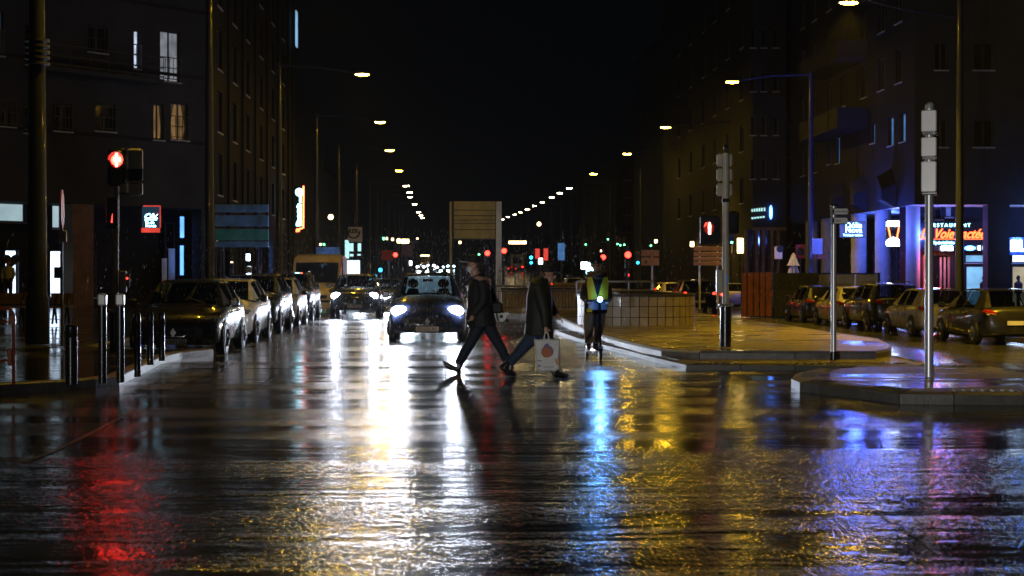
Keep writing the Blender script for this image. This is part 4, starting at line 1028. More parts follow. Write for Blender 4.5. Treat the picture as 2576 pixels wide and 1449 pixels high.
# person standing at the heart window: built later. bank sign
Yc = 62; p = W(379, 551, Yc); k = Yc/3800
t = thing('bank_sign', 'square backlit bank sign in navy with a red frame on the left building', 'sign', tuple(p))
def qc(x, y): return ((x-379)*k, -(y-551)*k)
x0, z0 = qc(355, 585); x1, z1 = qc(404, 517)
MB().box(x0, x1, .0, .16, z0, z1, .01).build('box', M['black'], t)
a = qc(358, 572); b = qc(401, 520); MB().box(a[0], b[0], -.014, -.002, a[1], b[1]).build('face', M['e_darkblue'], t)
a = qc(356, 584.5); b = qc(402, 573); MB().box(a[0], b[0], -.014, -.002, a[1], b[1]).build('red_band', M['e_redpanel'], t)
MB().box(qc(401.5,0)[0], x1-.002, -.016, -.002, qc(0,573)[1], z1-.004).box(qc(361,0)[0], qc(401.5,0)[0], -.016, -.002, qc(0,520)[1], z1-.004).build('red_edge', M['e_redpanel'], t)
text_mesh('lettering', 'CA', .30, M['e_neoncyan'], t, (-.06, -.026, .10), depth=.004, shear=.35, bold=.012)
MB().slab([(.10,.02),(.16,.02),(.30,.20),(.24,.20)], -.030, -.020).slab([(.12,.10),(.17,.13),(.30,.02),(.24,.01)], -.030, -.020).build('logo_stroke', M['e_neoncyan'], t)
MB().slab([(.17,.14),(.22,.13),(.32,.24),(.28,.25)], -.036, -.031).build('logo_flash', M['e_redpanel'], t)
MB().box(-.24, .26, -.026, -.018, -.045, -.015).build('logo_underline', M['e_neoncyan'], t)
text_mesh('lettering', 'Île de', .155, M['e_neoncyan'], t, (-.20, -.022, -.145), depth=.003, align='LEFT', bold=.004)
text_mesh('lettering', 'France', .155, M['e_neoncyan'], t, (-.20, -.022, -.275), depth=.003, align='LEFT', bold=.004)
# vertical neon sign
Yn = 100; k = Yn/3800; p = W(755, 525, Yn)
t = thing('neon_sign', 'tall projecting neon shop sign, pale cyan letters beside a red line', 'neon sign', tuple(p))
def qn(x, y): return ((x-755)*k, -(y-525)*k)
# 1 zoom px = .0998 picture px
def zn(zx, zy): return qn((1150+zx/6.3)/1.59, (720+zy/6.3)/1.59)
a = zn(300, 310); MB().tube([(a[0], -.02, a[1]), (a[0], -.06, a[1])], [.26,.26], 20).build('disc', M['e_neoncyan'], t)
lt = MB()
for (u0, v0, u1, v1) in ((300,400,350,570),(260,600,345,700),(232,650,270,700),(255,715,350,760),(250,770,350,820),(262,828,350,880),(250,890,350,940),(262,950,350,1010),(240,1020,350,1070),(220,1070,300,1160),(305,1060,345,1150)):
    a = zn(u0, v1); b = zn(u1, v0); lt.box(a[0], b[0], -.06, -.02, a[1], b[1], .012)
lt.build('letters', M['e_neoncyan'], t)
P_ = [zn(405,155), zn(405,440), zn(400,600), zn(395,1210), zn(330,1220), zn(290,1240), zn(240,1235), zn(228,1300), zn(290,1290), zn(285,1240)]
MB().tube([(a[0], -.05, a[1]) for a in P_], .055, 8).build('tube', M['e_neonred'], t)
a = zn(200, 1330); b = zn(430, 150); MB().box(a[0], b[0], .0, .08, a[1], b[1], .01).build('backing', M['black'], t)

# ---- right corner block
RX = fx(2300, 72.0)
RF = Plane((RX, 72.0), (1, 0), (0, 1)); RS = Plane((RX, 72.0), (0, 1), (1, 0))
br_ = thing('restaurant_block', 'tall apartment block on blue-lit round columns with restaurants beneath, on the right', 'building', (0,0,0))
ZR = 5.0
hs = [hp(RS,2191,2201,310,360,'e_winblue'), hp(RS,2234,2249,294,366,'e_winblue'), hp(RS,2264,2279,284,356,'e_winblue'), hp(RS,2103,2112,339,411,'e_winblue'), hp(RS,2082,2089,352,413,'e_winblue')]
for u in (2.0, 5.0, 8.2, 12.5, 15.5, 19, 22):
    for zf_ in (11.2, 14.2, 17.2, 20.2):
        hs.append([u, u+1.1, zf_, zf_+1.7, 'pane'])
for u in (19, 22): hs.append([u, u+1.1, 7.9, 9.5, 'pane'])
mb = MB(); RS.wall(mb, 0, 26, ZR, 26, hs); mb.build('side_wall', M['facade'], br_)
for h in hs: RS.window(br_, h, leaves=2)
hf = [hp(RF,2352,2384,106,176), hp(RF,2450,2500,106,176), hp(RF,2352,2384,300,370), hp(RF,2450,2500,300,370), [14,15.4,8,9.8,'pane'],[14,15.4,12,13.8,'pane']]
mb = MB(); RF.wall(mb, 0, 40, ZR, 26, hf); mb.build('front_wall', M['conc_dark'], br_)
for h in hf: RF.window(br_, h, leaves=2)
so = MB(); so.add([(RX,72,ZR),(62,72,ZR),(62,98,ZR),(RX,98,ZR)], [(0,1,2,3)]); so.build('soffit', M['stone'], br_)
tp = MB(); tp.add([(RX,72,26),(62,72,26),(62,98,26),(RX,98,26)], [(0,1,2,3)]); tp.build('roof', M['conc_dark'], br_)
# projecting balconies
MB().box(RX-1.65, RX-.01, 80.0, 88.8, 9.50, 9.62).box(RX-1.65, RX-1.55, 80.0, 88.8, 9.625, 10.6).box(RX-1.54, RX-.01, 80.0, 80.1, 9.625, 10.6).build('balcony', M['facade'], br_)
MB().box(RX-1.65, RX-.01, 80.0, 88.8, 13.2, 13.32).box(RX-1.65, RX-1.55, 80.0, 88.8, 13.325, 14.2).box(RX-1.54, RX-.01, 80.0, 80.1, 13.325, 14.2).build('balcony', M['facade'], br_)
# sloping oriel undersides above the columns
for px in (2158, 2219, 2294):
    r_ = ray(px, 697); Y = (RX+.4)*r_.y/r_.x; d = .42 if px < 2280 else .34
    MB().tube([(RX+.45, Y, -.2), (RX+.45, Y, ZR - .002)], [d, d], 28).build('column', M['stone'], br_)
    MB().add([(RX-.01,Y+1.3,ZR),(RX-.01,Y+2.1,ZR),(RX-.01,Y+2.1,7.0),(RX-.01,Y+1.3,6.2),(RX-.75,Y+1.3,ZR+.4),(RX-.75,Y+2.1,ZR+.4),(RX-.75,Y+2.1,6.6),(RX-.75,Y+1.3,5.9)], [(4,5,6,7),(0,1,5,4),(1,2,6,5),(2,3,7,6),(3,0,4,7)]).build('oriel', M['facade'], br_)
for px in (2080, 2040):
    r_ = ray(px, 697); Y = (RX+.4)*r_.y/r_.x; MB().tube([(RX+.45, Y, -.2), (RX+.45, Y, ZR - .002)], [.40,.40], 24).build('column', M['stone'], br_)
MB().box(fx(2485,72), fx(2540,72), 72.0, 72.7, -.2, ZR-.002).build('pier', M['conc_dark'], br_)
# inner shop walls
iw = Plane((RX+2.9, 74.9), (0, 1), (1, 0))
hh = [[1.0,4.0,.1,3.2,'pane'],[6,10,.1,3.2,'pane'],[12,16,.1,3.2,'pane']]
mb = MB(); iw.wall(mb, 0, 24, -.2, ZR, hh); mb.build('shop_side_wall', M['conc_dark'], br_)
for h in hh: iw.window(br_, h, leaves=3)
RW = Plane((RX, 74.4), (1, 0), (0, 1))
rh = [hp(RW,2429,2485,640,661,'e_doorblue'), hp(RW,2431,2485,669,735,'e_doorblue'), hp(RW,2547,2640,638,661,'e_shop'), hp(RW,2547,2640,669,735,'e_doorcream'), hp(RW,2537,2544,638,735,'e_shop'), hp(RW,2322,2331,640,735,'e_redpanel'), hp(RW,2340,2393,640,735,'pane'), hp(RW,2352,2371,517,552,'pane'), hp(RW,2379,2396,517,546,'e_panelblue')]
for h in rh:
    if h[2] < 1.2: h[2] = .0
mb = MB(); RW.wall(mb, 0, 34, -.2, ZR, rh, dep=.2); mb.build('shop_wall', M['conc'], br_)
for h in rh: RW.window(br_, h, dep=.15, leaves=1)
cu = MB()
for px in (2366, 2376, 2386):
    u0, _ = RW.uz(px, 650); u1, _ = RW.uz(px+5, 650); RW.box(cu, u0, u1, .10, .12, .1, 2.5)
cu.build('curtain', M['curtain'], br_)
# the corner block further along, brown pilasters and a lit company sign
b2 = thing('corner_building', 'pale building with brown timber pilasters and a dim lit sign, between post and columns', 'building', (0,0,0))
R2 = Plane((20.3, 98.0), (1, 0), (0, 1))
k = 98/3800
hw_ = [hp(R2,a_,a_+13,y_,y_+50) for a_ in (1888,1915,1945) for y_ in (400, 290, 180, 70)]
hw_ = [h for h in hw_]
gsl = [hp(R2,a_,b_,578,695) for a_, b_ in ((1878,1898),(1904,1914),(1922,1936),(1944,1952))]
mb = MB(); R2.wall(mb, 0, 2.19, .0, 30, hw_ + gsl); mb.build('front_wall', M['facade'], b2)
for h in hw_ + gsl: R2.window(b2, h, leaves=1)
S2 = Plane((20.3, 98.0), (0, 1), (1, 0)); hw2 = [[u, u+1.2, zf_, zf_+1.7, 'pane'] for u in (3, 8, 13, 18, 24, 30) for zf_ in (6.5, 10, 13.5, 17, 20.5)]
mb = MB(); S2.wall(mb, 0, 40, .0, 30, hw2); mb.build('side_wall', M['conc'], b2)
for h in hw2: S2.window(b2, h, leaves=2)
wd = MB()
for a_ in (1873, 1899, 1915, 1937, 1953):
    u, _ = R2.uz(a_, 600); R2.box(wd, u, u+.20, -.16, -.002, .1, 4.55)
R2.box(wd, 0, 2.19, -.18, -.002, 4.56, 4.75); wd.build('pilaster', M['wood'], b2)
lt = MB()
for i, xx in enumerate((1890, 1896, 1902, 1908, 1914, 1921)):
    u, z1 = R2.uz(xx, 526 - i*.7); _, z0 = R2.uz(xx, 533 - i*.4); R2.box(lt, u, u+.09, -.10, -.04, z0, z1)
for i in range(5):
    u, z1 = R2.uz(1890+i*7, 547 - i*.8); R2.box(lt, u, u+.13, -.10, -.04, z1-.10, z1)
lt.build('sign_lights', M['e_mint'], b2)
u, z1 = R2.uz(1938, 517); _, z0 = R2.uz(1938, 552); zc = (z0+z1)/2
MB().ball((20.3+u, 97.85, zc), (.10,.05,(z1-z0)/2), 12, 8).build('sign_oval', M['e_neonblue'], b2)
MB().box(20.3,60,98.0,98.2,30,30.1).build('roof', M['conc_dark'], b2)
# far blocks
def block(label, x0, x1, y0, y1, h, side, wins, m='conc_dark'):
    b = thing('far_building', label, 'building', (0,0,0), 0, 'dark blocks far down the street')
    zb = gz(0, (y0)) 
    pf = Plane((x0, y0), (1, 0), (0, 1))
    hs = []
    w = x1 - x0; n = int(w/4)
    for i in range(n):
        for j in range(int(h/3)-1): hs.append([1.2+i*4, 2.8+i*4, zb+1.5+j*3, zb+3.0+j*3, 'pane'])
    hs += [h_ for h_ in wins(pf)]
    keep = []
    for h_ in hs:
        if h_[4] == 'pane' and any(not (h_[1] < g[0]-.3 or h_[0] > g[1]+.3 or h_[3] < g[2]-.3 or h_[2] > g[3]+.3) for g in hs if g[4] != 'pane'): continue
        keep.append(h_)
    keep = [h_ for h_ in keep if h_[4] != 'pane'] + [h_ for h_ in keep if h_[4] == 'pane'][:90]
    mb = MB(); pf.wall(mb, 0, w, zb, h, keep); mb.build('front_wall', M[m], b)
    for h_ in keep: pf.window(b, h_, leaves=2)
    xs_ = x0 if side > 0 else x1
    sd = MB(); sd.add([(xs_,y0,zb),(xs_,y1,zb),(xs_,y1,h),(xs_,y0,h)], [(0,1,2,3)]).add([(x0,y0,h),(x1,y0,h),(x1,y1,h),(x0,y1,h)], [(0,1,2,3)]); sd.build('side_wall', M[m], b)
    return b
block('dark far block with two blue-white lit windows, one above the other, on the right', 25.5, 60, 150, 200, 30, 1, lambda pf: [hp(pf,1752,1780,388,425,'e_wincyan'), hp(pf,1752,1780,438,470,'e_wincyan'), hp(pf,1716,1740,393,404,'e_winblue'), hp(pf,1683,1700,395,404,'e_winblue')])
block('dark far block left of the street behind the station sign', -46, -14, 130, 180, 20, -1, lambda pf: [])
block('low dark far block closing the left side of the street', -50, -18, 230, 300, 18, -1, lambda pf: [hp(pf,962,968,596,604,'e_green'), hp(pf,970,976,596,604,'e_warm'), hp(pf,984,991,598,606,'e_warm')])
block('low dark far block closing the right side of the street', 30, 80, 260, 330, 22, 1, lambda pf: [hp(pf,1510,1518,628,634,'e_warm')])

# ---- restaurant neon
Yr = 73.9; k = Yr/3800
def zr7(zx, zy): q = W((3650+zx/4.025)/1.59, (780+zy/4.025)/1.59, Yr); return q
t = thing('neon_sign', 'red cursive neon restaurant name under small cyan capitals, above the blue-lit door', 'neon sign', (0, Yr, 0))
a = zr7(105, 900); b = zr7(1215, 425); MB().box(a.x, b.x, .12, .20, a.z, b.z, .01).build('fascia', M['black'], t)
c = zr7(605, 488); text_mesh('lettering', 'R E S T A U R A N T', .24, M['e_neoncyan'], t, (c.x, .05, c.z), depth=.01)
c = zr7(645, 628); o = text_mesh('lettering', 'La Voie Lactée', .66, M['e_neonwarm'], t, (c.x, .04, c.z), depth=.015, shear=.45, bold=.012); wv = max(v.co.x for v in o.data.vertices) - min(v.co.x for v in o.data.vertices)
o.scale = (((zr7(1170,600).x - zr7(120,600).x) / max(wv, .1)), 1, 1)
MB().box(o.location.x-1.9, o.location.x+1.9, .06, .065, c.z-.26, c.z-.245).build('red_glow_tube', M['e_neonred'], t)
c = zr7(620, 768); text_mesh('lettering', 'Spécialités', .22, M['e_neoncyan'], t, (c.x-.35, .05, c.z), depth=.01, sx=1.2)
lb = MB()
for zx in (468, 497, 523, 550, 580, 608, 632): a = zr7(zx, 895); b = zr7(zx+16, 820); lb.box(a.x, b.x, .0, .06, a.z, b.z, .012)
a = zr7(465, 862); b = zr7(640, 848); lb.box(a.x, b.x, -.02, -.002, a.z, b.z)
for zx in (1062, 1145): a = zr7(zx, 885); b = zr7(zx+32, 818); lb.box(a.x, b.x, .0, .06, a.z, b.z, .02)
lb.build('tube_lights', M['e_neonwhite'], t)
a = zr7(930, 855); MB().ball((a.x, .03, a.z), (.28,.04,.12), 12, 6).build('blue_shape', M['e_neonblue'], t)
t = thing('neon_letters', 'bright white-blue neon letters BL at the right picture edge', 'neon sign', (0, Yr, 0))
a = zr7(1690, 825); MB().box(a.x-.75, a.x+1.6, .10, .16, a.z-.45, a.z+.45, .01).build('backing', M['bluebox'], t)
text_mesh('lettering', 'BL', .72, M['e_neonwhite'], t, (a.x+.05, .03, a.z), depth=.02, bold=.03)
# beer glass sign
Yb = 76.5; a = W(2247, 587, Yb); k = Yb/3800
t = thing('neon_sign', 'glowing beer glass sign, white foam on top and red sides, fixed to a column', 'neon sign', tuple(a))
def qb(x, y): return ((x-2247)*k, -(y-587)*k)
def pol(*pp): return [qb(*p) for p in pp]
MB().slab(pol((2228,552),(2268,552),(2266,621),(2230,621)), .03, .14).build('box', M['black'], t)
MB().slab(pol((2230,569),(2230,558),(2234,556),(2262,556),(2266,559),(2266,569)), -.05, .028).build('foam_band', M['e_neonwhite'], t)
MB().slab(pol((2230,619),(2229,609),(2234,602),(2247,597),(2260,602),(2265,609),(2265,619)), -.05, .028).build('foot', M['e_neonwhite'], t)
MB().tube([(*qb(2234,570)[:1],-.02,qb(2234,570)[1]),(qb(2240,600)[0],-.02,qb(2240,600)[1])], .035, 8).tube([(qb(2262,570)[0],-.02,qb(2262,570)[1]),(qb(2256,600)[0],-.02,qb(2256,600)[1])], .035, 8).build('side_tubes', M['e_neonred'], t)
# caterer sign
Yd2 = 80; a = W(2145, 577, Yd2); k = Yd2/3800
t = thing('shop_sign', 'backlit violet-blue caterer sign with white lettering behind the arrow post', 'sign', tuple(a))
MB().box(-34*k, 34*k, .0, .14, -21*k, 21*k, .01).build('box', M['black'], t)
MB().box(-33*k, 33*k, -.014, -.002, -20*k, 20*k).build('face', M['e_panelblue'], t)
text_mesh('lettering', 'Dólia', .42, M['e_neoncyan'], t, (.05, -.022, .21), depth=.004)
text_mesh('lettering', 'Nova', .42, M['e_neoncyan'], t, (.05, -.022, -.05), depth=.004)
text_mesh('lettering', 'Traiteur italien', .175, M['e_neoncyan'], t, (0, -.022, -.31), depth=.004)
# smaller street things before the right building
Yh = 66; a = W(1904, 800, Yh); k = Yh/3800
t = thing('hoarding', 'site hoarding of five reddish upright boards with a dark side', 'hoarding', (0,0,-.25))
edges = [1865, 1880, 1896, 1911, 1926, 1943]
for i in range(5):
    xa = W(edges[i], 700, Yh).x + .02; xb = W(edges[i+1], 700, Yh).x - .035
    MB().box(xa, xb, Yh, Yh+.04, .02, 1.95+.005*i, .004).build('board', M['redboard'], t)
x1_ = W(1943, 700, Yh).x
MB().box(W(1865,700,Yh).x, x1_, Yh+.05, Yh+.10, .0, 1.9).box(x1_+.01, 16.6, Yh-.1, Yh+2.0, 0, 1.93, .01).build('side_board', M['black'], t)
a = W(1996, 690, 84); t = thing('parasol', 'closed pale parasol glowing violet behind the hoarding', 'parasol', (a.x, 84, -.1))
zt = W(1996, 636, 84).z + .1; zm = W(1996, 668, 84).z + .1; zl = W(1996, 689, 84).z + .1
pr = MB(); rings = []
for zz, rr, am in ((zt,.03,0),(zt-.12,.09,.2),(zm+.1,.24,.25),(zm,.30,.3),(zm-.05,.17,.2),(zl+.1,.25,.3),(zl-.2,.26,.3)):
    rings.append([(rr*(1+am*math.cos(8*t_))*math.cos(t_), rr*(1+am*math.cos(8*t_))*math.sin(t_), zz) for t_ in [2*PI*i/32 for i in range(32)]])
pr.loft(rings, True, True).build('canopy', M['parasol'], t); MB().tube([(0,0,0),(0,0,zl)], .03, 8).build('pole', M['galv'], t)
def board(name, label, px, py, Y, wpx, hpx, m, post=True, extra=None):
    a = W(px, py, Y); k = Y/3800; zb = gz(min(a.x, 13), Y) if abs(a.x) < 16 else (gz(a.x, Y)+.13)
    t = thing(name, label, 'sign', (a.x, Y, zb))
    z = a.z - zb
    MB().box(-wpx*k/2, wpx*k/2, -.03, .03, z-hpx*k/2, z+hpx*k/2, .01).build('board', M[m], t)
    if post: MB().tube([(0,.06,0),(0,.06,z)], .035, 8).build('post', M['rail'], t)
    if extra: extra(t, z, k)
    return t
board('road_sign', 'square red sign with a dark disc, left of the blue-lit lamp post', 2014, 633, 80, 24, 34, 'redsign', extra=lambda t, z, k: MB().tube([(0,-.032,z),(0,-.04,z)], [10*k,10*k], 20).build('disc', M['ink'], t))
board('shop_board', 'pale lilac board just right of the blue-lit lamp post', 2056, 620, 79, 26, 40, 'parasol')
board('shop_board', 'small orange brown board under the pale lilac board', 2062, 645, 81.0, 22, 14, 'orange', post=False)
board('road_sign', 'white sign with a dark disc beside the brown pilasters', 1958, 636, 84, 20, 32, 'whitep', extra=lambda t, z, k: MB().tube([(4*k,-.032,z+10*k),(4*k,-.04,z+10*k)], [9*k,9*k], 20).build('disc', M['ink'], t))
# terrace screens
t = thing('terrace_screen', 'low blue-violet lit terrace screen behind the pale parked car', 'screen', (0, 70, -.17))
for x0, x1 in ((2061,2098),(2099,2152),(2153,2208)):
    MB().box(W(x0,700,70).x, W(x1,700,70).x-.05, -.02, .02, .25, W(x0,690,70).z+.17, .005).build('panel', M['stone'], t)
MB().box(W(2061,700,70).x-.05, W(2209,700,70).x, -.03, .03, W(0,690,70).z+.175, W(0,687,70).z+.18).box(W(2209,700,70).x-.03, W(2213,700,70).x, -.05, .05, 0, W(0,687,70).z+.18).build('frame', M['bluebox'], t)

# ---------------------------------------------------------------- mid distance street furniture and lights
def screen_totem():
    Y = 92; a = W(888, 700, Y); k = Y/3800
    t = thing('station_totem', 'white station sign with RER in a ring, above lit mint panels and a bright screen', 'sign', (a.x, Y, .14))
    def z(py): return W(888, py, Y).z - .14
    def X(px): return (px-888)*k
    MB().box(X(876), X(911), -.05, .05, z(608), z(571), .01).build('station_sign', M['whitep'], t)
    rg = MB(); cx_, cz_, r_ = X(890), z(584), 14.5*k
    rg.tube([(cx_ + r_*math.cos(a_), -.06, cz_ + r_*math.sin(a_)) for a_ in [PI*.92 + i*PI*1.16/20 for i in range(21)]], .045, 6); rg.build('ring', M['ink'], t)
    text_mesh('lettering', 'RER', .36, M['ink'], t, (X(889), -.056, z(582)), depth=.004, bold=.012)
    for x0, x1, y0, y1, mm in ((868,878,604,650,'e_mint'),(878.5,889,612,632,'e_mint'),(900,908,612,632,'e_mint'),(880,889,639,645,'e_mint'),(899,907,639,643,'e_mint')):
        MB().box(X(x0), X(x1), .02, .06, z(y1), z(y0)).build('lit_panel', M[mm], t)
    MB().box(X(868), X(905), -.05, .03, z(689), z(655), .01).build('screen', M['e_screen'], t)
    MB().box(X(889.5), X(899), .0, .08, 0, z(608)).box(X(866), X(909), .07, .12, 0, z(603)).build('frame', M['black'], t)
screen_totem()
def signal(px, py, Y, col, label, r=.11, second=None, height=None):
    a = W(px, py, Y); zb = gz(min(a.x, 8), Y)
    if a.x < -7: zb = pz(a.x, Y)
    t = thing('traffic_light', label, 'traffic light', (a.x, Y, zb), 0, 'traffic lights along the far street')
    z = a.z - zb
    MB().tube([(0,.08,0),(0,.08,z+.5)], [.06,.05], 8).build('pole', M['pole'], t)
    top = .22 if col in ('e_red', 'e_tail') else .82
    if col == 'e_red': col = 'e_redfar'; r *= 1.25
    h = MB().box(-.15,.15,-.12,.04,z+top-1.0,z+top,.03).build('signal_head', M['black'], t)
    MB().tube([(0,-.125,z),(0,-.14,z)], [r, r], 14).build('lens', M[col], h)
    if second:
        b = W(px, second, Y); MB().tube([(0,-.125,b.z-zb),(0,-.14,b.z-zb)], [r*.8]*2, 12).build('lower_lens', M[col], h)
    return t
signal(1226, 637, 92, 'e_red', 'red traffic light just left of the thick gantry post', .12)
signal(1268, 631, 92, 'e_red', 'red traffic light just right of the thick gantry post', .12)
signal(1517, 647, 84, 'e_red', 'red traffic light behind the shoulder of the scooter rider', .11)
signal(1579, 641, 84, 'e_red', 'bright red traffic light right of the scooter rider, over the tiled wall', .14)
signal(1579, 692, 84.4, 'e_tail', 'low small red repeater light under the bright red one', .07)
signal(995, 641, 88, 'e_red', 'red traffic light beside a red-lit board left of the headlights', .10)
signal(1336, 648, 120, 'e_cyan', 'cyan traffic light above a second cyan light in the centre distance', .12, second=661)
signal(1604, 661, 110, 'e_cyan', 'small cyan light low beside the pale square signs', .09)
for i, (px, py, Y) in enumerate(((1553,614,150),(1560,617,150),(1570,616,150),(1529,602,160),(1637,618,150),(1473,615,170),(1872,611,110),(1840,610,100),(1892,612,110),(1766,619,130),(1205,640,140))):
    signal(px, py, Y, 'e_green', ['first', 'second', 'third', 'fourth', 'fifth', 'sixth', 'seventh', 'eighth', 'ninth', 'tenth', 'eleventh'][i] + ' small green signal listed from the centre of the far street', .075)
def spark(px, py, Y, m, label, w=.22, h=.22):
    a = W(px, py, Y); zb = gz(min(a.x, 8), Y)
    t = thing('lit_sign', label, 'light', (a.x, Y, zb), 0, 'small lit signs in the distance'); z = a.z - zb
    MB().tube([(0,.05,0),(0,.05,z)], .05, 6).build('post', M['pole'], t)
    MB().box(-w/2,w/2,-.04,.0,z-h/2,z+h/2,.01).build('lit_face', M[m], t)
for d in ((1412,633,110,'e_winblue','tall blue-lit board in the distance right of the man with the cap',.5,1.25),(1470,668,75,'e_white','small white square sign by the left shoulder of the scooter rider',.34,.36),
          (1485,675,90,'e_neoncyan','bright pale blue sign behind the left arm of the scooter rider',.5,.65),(1296,610,190,'e_warm','row of warm lit windows near the centre horizon',1.6,.35),
          (1318,610,190,'e_warm','short warm lit row right of the longer one',.6,.35),(1157,610,200,'e_warm','warm light seen through the gantry frame',.3,.3),(1033,662,100,'e_white','small white light left of the oncoming headlights',.18,.3),
          (1019,607,180,'e_warm','pair of cream lights above the pale distant board',.9,.5),(1003,606,185,'e_warm','cream light just left of the cream pair',.4,.5),(1050,600,200,'e_warm','faint warm light above the far bus',.2,.2),
          (957,679,90,'e_cyan','cyan point over the roof of the second car',.16,.2),(873,641,120,'e_warm','yellow point left of the mint panels',.3,.5),(815,615,130,'e_green','dim green speck above the van',.14,.16),
          (806,615,131,'e_warm','dim yellow speck above the van',.14,.16),(1352,638,150,'e_redpanel','red banner right of the cyan light',.45,1.0),(1373,640,150,'e_redpanel','second red banner right of the cyan light',.45,1.2),
          (1360,657,149,'e_white','white lower half of a banner by the cyan light',.4,.6),(1688,611,140,'e_warm','warm speck left of the red-lit direction boards',.25,.3),(1650,607,140,'e_warm','warm speck above the pale square signs',.25,.3),
          (1741,614,120,'e_warm','warm speck above the red-lit direction boards',.3,.4),(1862,618,101,'e_warm','dim warm glow behind the grey signal post',.4,1.0)):
    spark(*d[:5], w=d[5], h=d[6])
def farboard(px, py, Y, w, h, m, label):
    a = W(px, py, Y); zb = gz(min(a.x, 8), Y); t = thing('road_sign', label, 'road sign', (a.x, Y, zb)); z = a.z - zb
    MB().box(-w/2,w/2,-.03,.03,z-h/2,z+h/2,.01).build('board', M[m], t); MB().tube([(0,.06,0),(0,.06,z)], .05, 8).build('post', M['pole'], t)
farboard(980, 642, 89, .95, .60, 'redsign', 'red-lit board behind the red light left of the headlights')
farboard(1024, 631, 95, .7, .75, 'pinksign', 'pale upright board right of the red-lit board')
farboard(825, 632, 70, 1.1, .38, 'bluesign', 'small dark blue board above the white van')
farboard(980, 716, 76, 1.0, .5, 'pinksign', 'low brown board between the two oncoming cars')
# ---------------------------------------------------------------- people
def mapper(x0, y0, s):
    return lambda px, py, d=0.0: ((px - x0)*s, d, (y0 - py)*s)
def hand(mb, wrist, dirv, side, curl=0.6, L=.085):
    """palm with five separate curled fingers; dirv is where the fingers point, side the palm normal"""
    w = Vector(wrist); d = Vector(dirv).normalized(); n = Vector(side).normalized(); a = d.cross(n).normalized()
    mb.tube([w, w + d*.03, w + d*L], [.026, .036, .034], 10, flat=.55)
    for i, (off, ln) in enumerate(((-.027,.060),(-.009,.072),(.009,.067),(.027,.052))):
        b = w + d*(L - .005) + a*off; p = [b]
        for j in range(3):
            ang = curl*(j+1)*.75; dd = d*math.cos(ang) + n*math.sin(ang); p.append(p[-1] + dd*ln*(.42, .32, .26)[j])
        mb.tube(p, [.0095,.009,.0085,.007], 6)
    b = w + d*.02 - a*.03
    mb.tube([b, b - a*.025 + d*.02 + n*.01, b - a*.03 + d*.05 + n*.025], [.012,.011,.008], 6)
def head(mb, c, face, r=.095, tilt=0.0):
    """head with jaw, nose, brow, ears; face is the unit direction it looks in"""
    c = Vector(c); f = Vector(face).normalized(); u = Vector((0,0,1)); s = f.cross(u).normalized()
    mb.ball(tuple(c + u*.02), (r*.92, r*.92, r*1.12), 14, 10)
    mb.tube([c + f*.015 - u*.02, c + f*.035 - u*.075, c + f*.05 - u*.105], [r*.72, r*.62, r*.40], 12)
    mb.tube([c + f*.078 + u*.012, c + f*.105 - u*.018, c + f*.112 - u*.032, c + f*.09 - u*.045], [.010,.015,.019,.012], 8)
    mb.tube([c + f*.074 + s*.05 + u*.03, c + f*.092 + u*.03, c + f*.074 - s*.05 + u*.03], .011, 6)
    mb.tube([c + f*.083 + s*.02 - u*.07, c + f*.093 - u*.07, c + f*.083 - s*.02 - u*.07], .008, 6)
    for k in (1, -1):
        mb.tube([c + s*k*r*.9 + u*.03, c + s*k*(r*.98) + u*.0 - f*.01, c + s*k*r*.9 - u*.03], [.012,.018,.010], 6)
    mb.tube([c - u*.05 - f*.01, c - u*.16 - f*.02], [.058,.064], 12)
def eyes(parent, c, face):
    c = Vector(c); f = Vector(face).normalized(); u = Vector((0,0,1)); s = f.cross(u).normalized()
    mb = MB()
    for k in (1, -1): mb.ball(tuple(c + f*.078 + s*k*.033 + u*.008), .013, 8, 5)
    mb.build('eyes', M['ink'], parent)

# ---- man striding to the left in hat and mask
Y1 = 23.6; s1 = Y1/3800; a = W(1205, 939.5, Y1)
P = thing('person', 'man in dark hat, white face mask and long dark coat striding left before the headlights', 'person', (a.x, Y1, 0), 0, 'people crossing the wet street')
m = mapper(1205, 938.5, s1)
hc = m(1192, 668)
bm_ = MB(); head(bm_, hc, (-1, -.15, -.08), .097)
bm_.tube([m(1198,690), m(1210,708), m(1210,760), m(1212,808)], [.06,.16,.15,.15], 14, flat=1.25)
for (h0, kn, an, dy) in ((m(1206,806,-.08), m(1183,862,-.08), m(1150,918,-.06), -1), (m(1220,806,.08), m(1254,864,.08), m(1279,915,.08), 1)):
    bm_.tube([h0, kn, an], [.085,.058,.042], 12)
# near arm hangs forward, far arm trails with the bag
bm_.tube([m(1212,714,-.20), m(1214,758,-.25), m(1190,792,-.24)], [.052,.044,.030], 10)
hand(bm_, m(1190,792,-.24), (-.45,-.05,-.9), (-.9,.1,.3), .7)
bm_.tube([m(1222,714,.20), m(1243,752,.24), m(1254,776,.22)], [.052,.044,.030], 10)
hand(bm_, m(1254,776,.22), (.35,0,-.95), (.9,0,.3), 1.0)
body = remesh(bm_, 'body', M['skin'], P, .010, 1)
eyes(P, hc, (-1, -.15, -.08))
ct = MB()
ct.tube([m(1207,700), m(1206,712), m(1206,745), m(1209,785), m(1212,806), m(1214,822)], [.10,.165,.19,.20,.215,.22], 18, flat=1.35)
ct.tube([m(1201,690), m(1206,702)], [.085,.13], 14, flat=1.1)
ct.tube([m(1211,708,-.20), m(1216,735,-.255), m(1213,760,-.265), m(1192,788,-.245), m(1189,793,-.24)], [.085,.075,.068,.055,.052], 12)
ct.tube([m(1218,708,.18), m(1234,735,.24), m(1244,756,.25), m(1253,774,.22)], [.085,.075,.066,.055], 12)
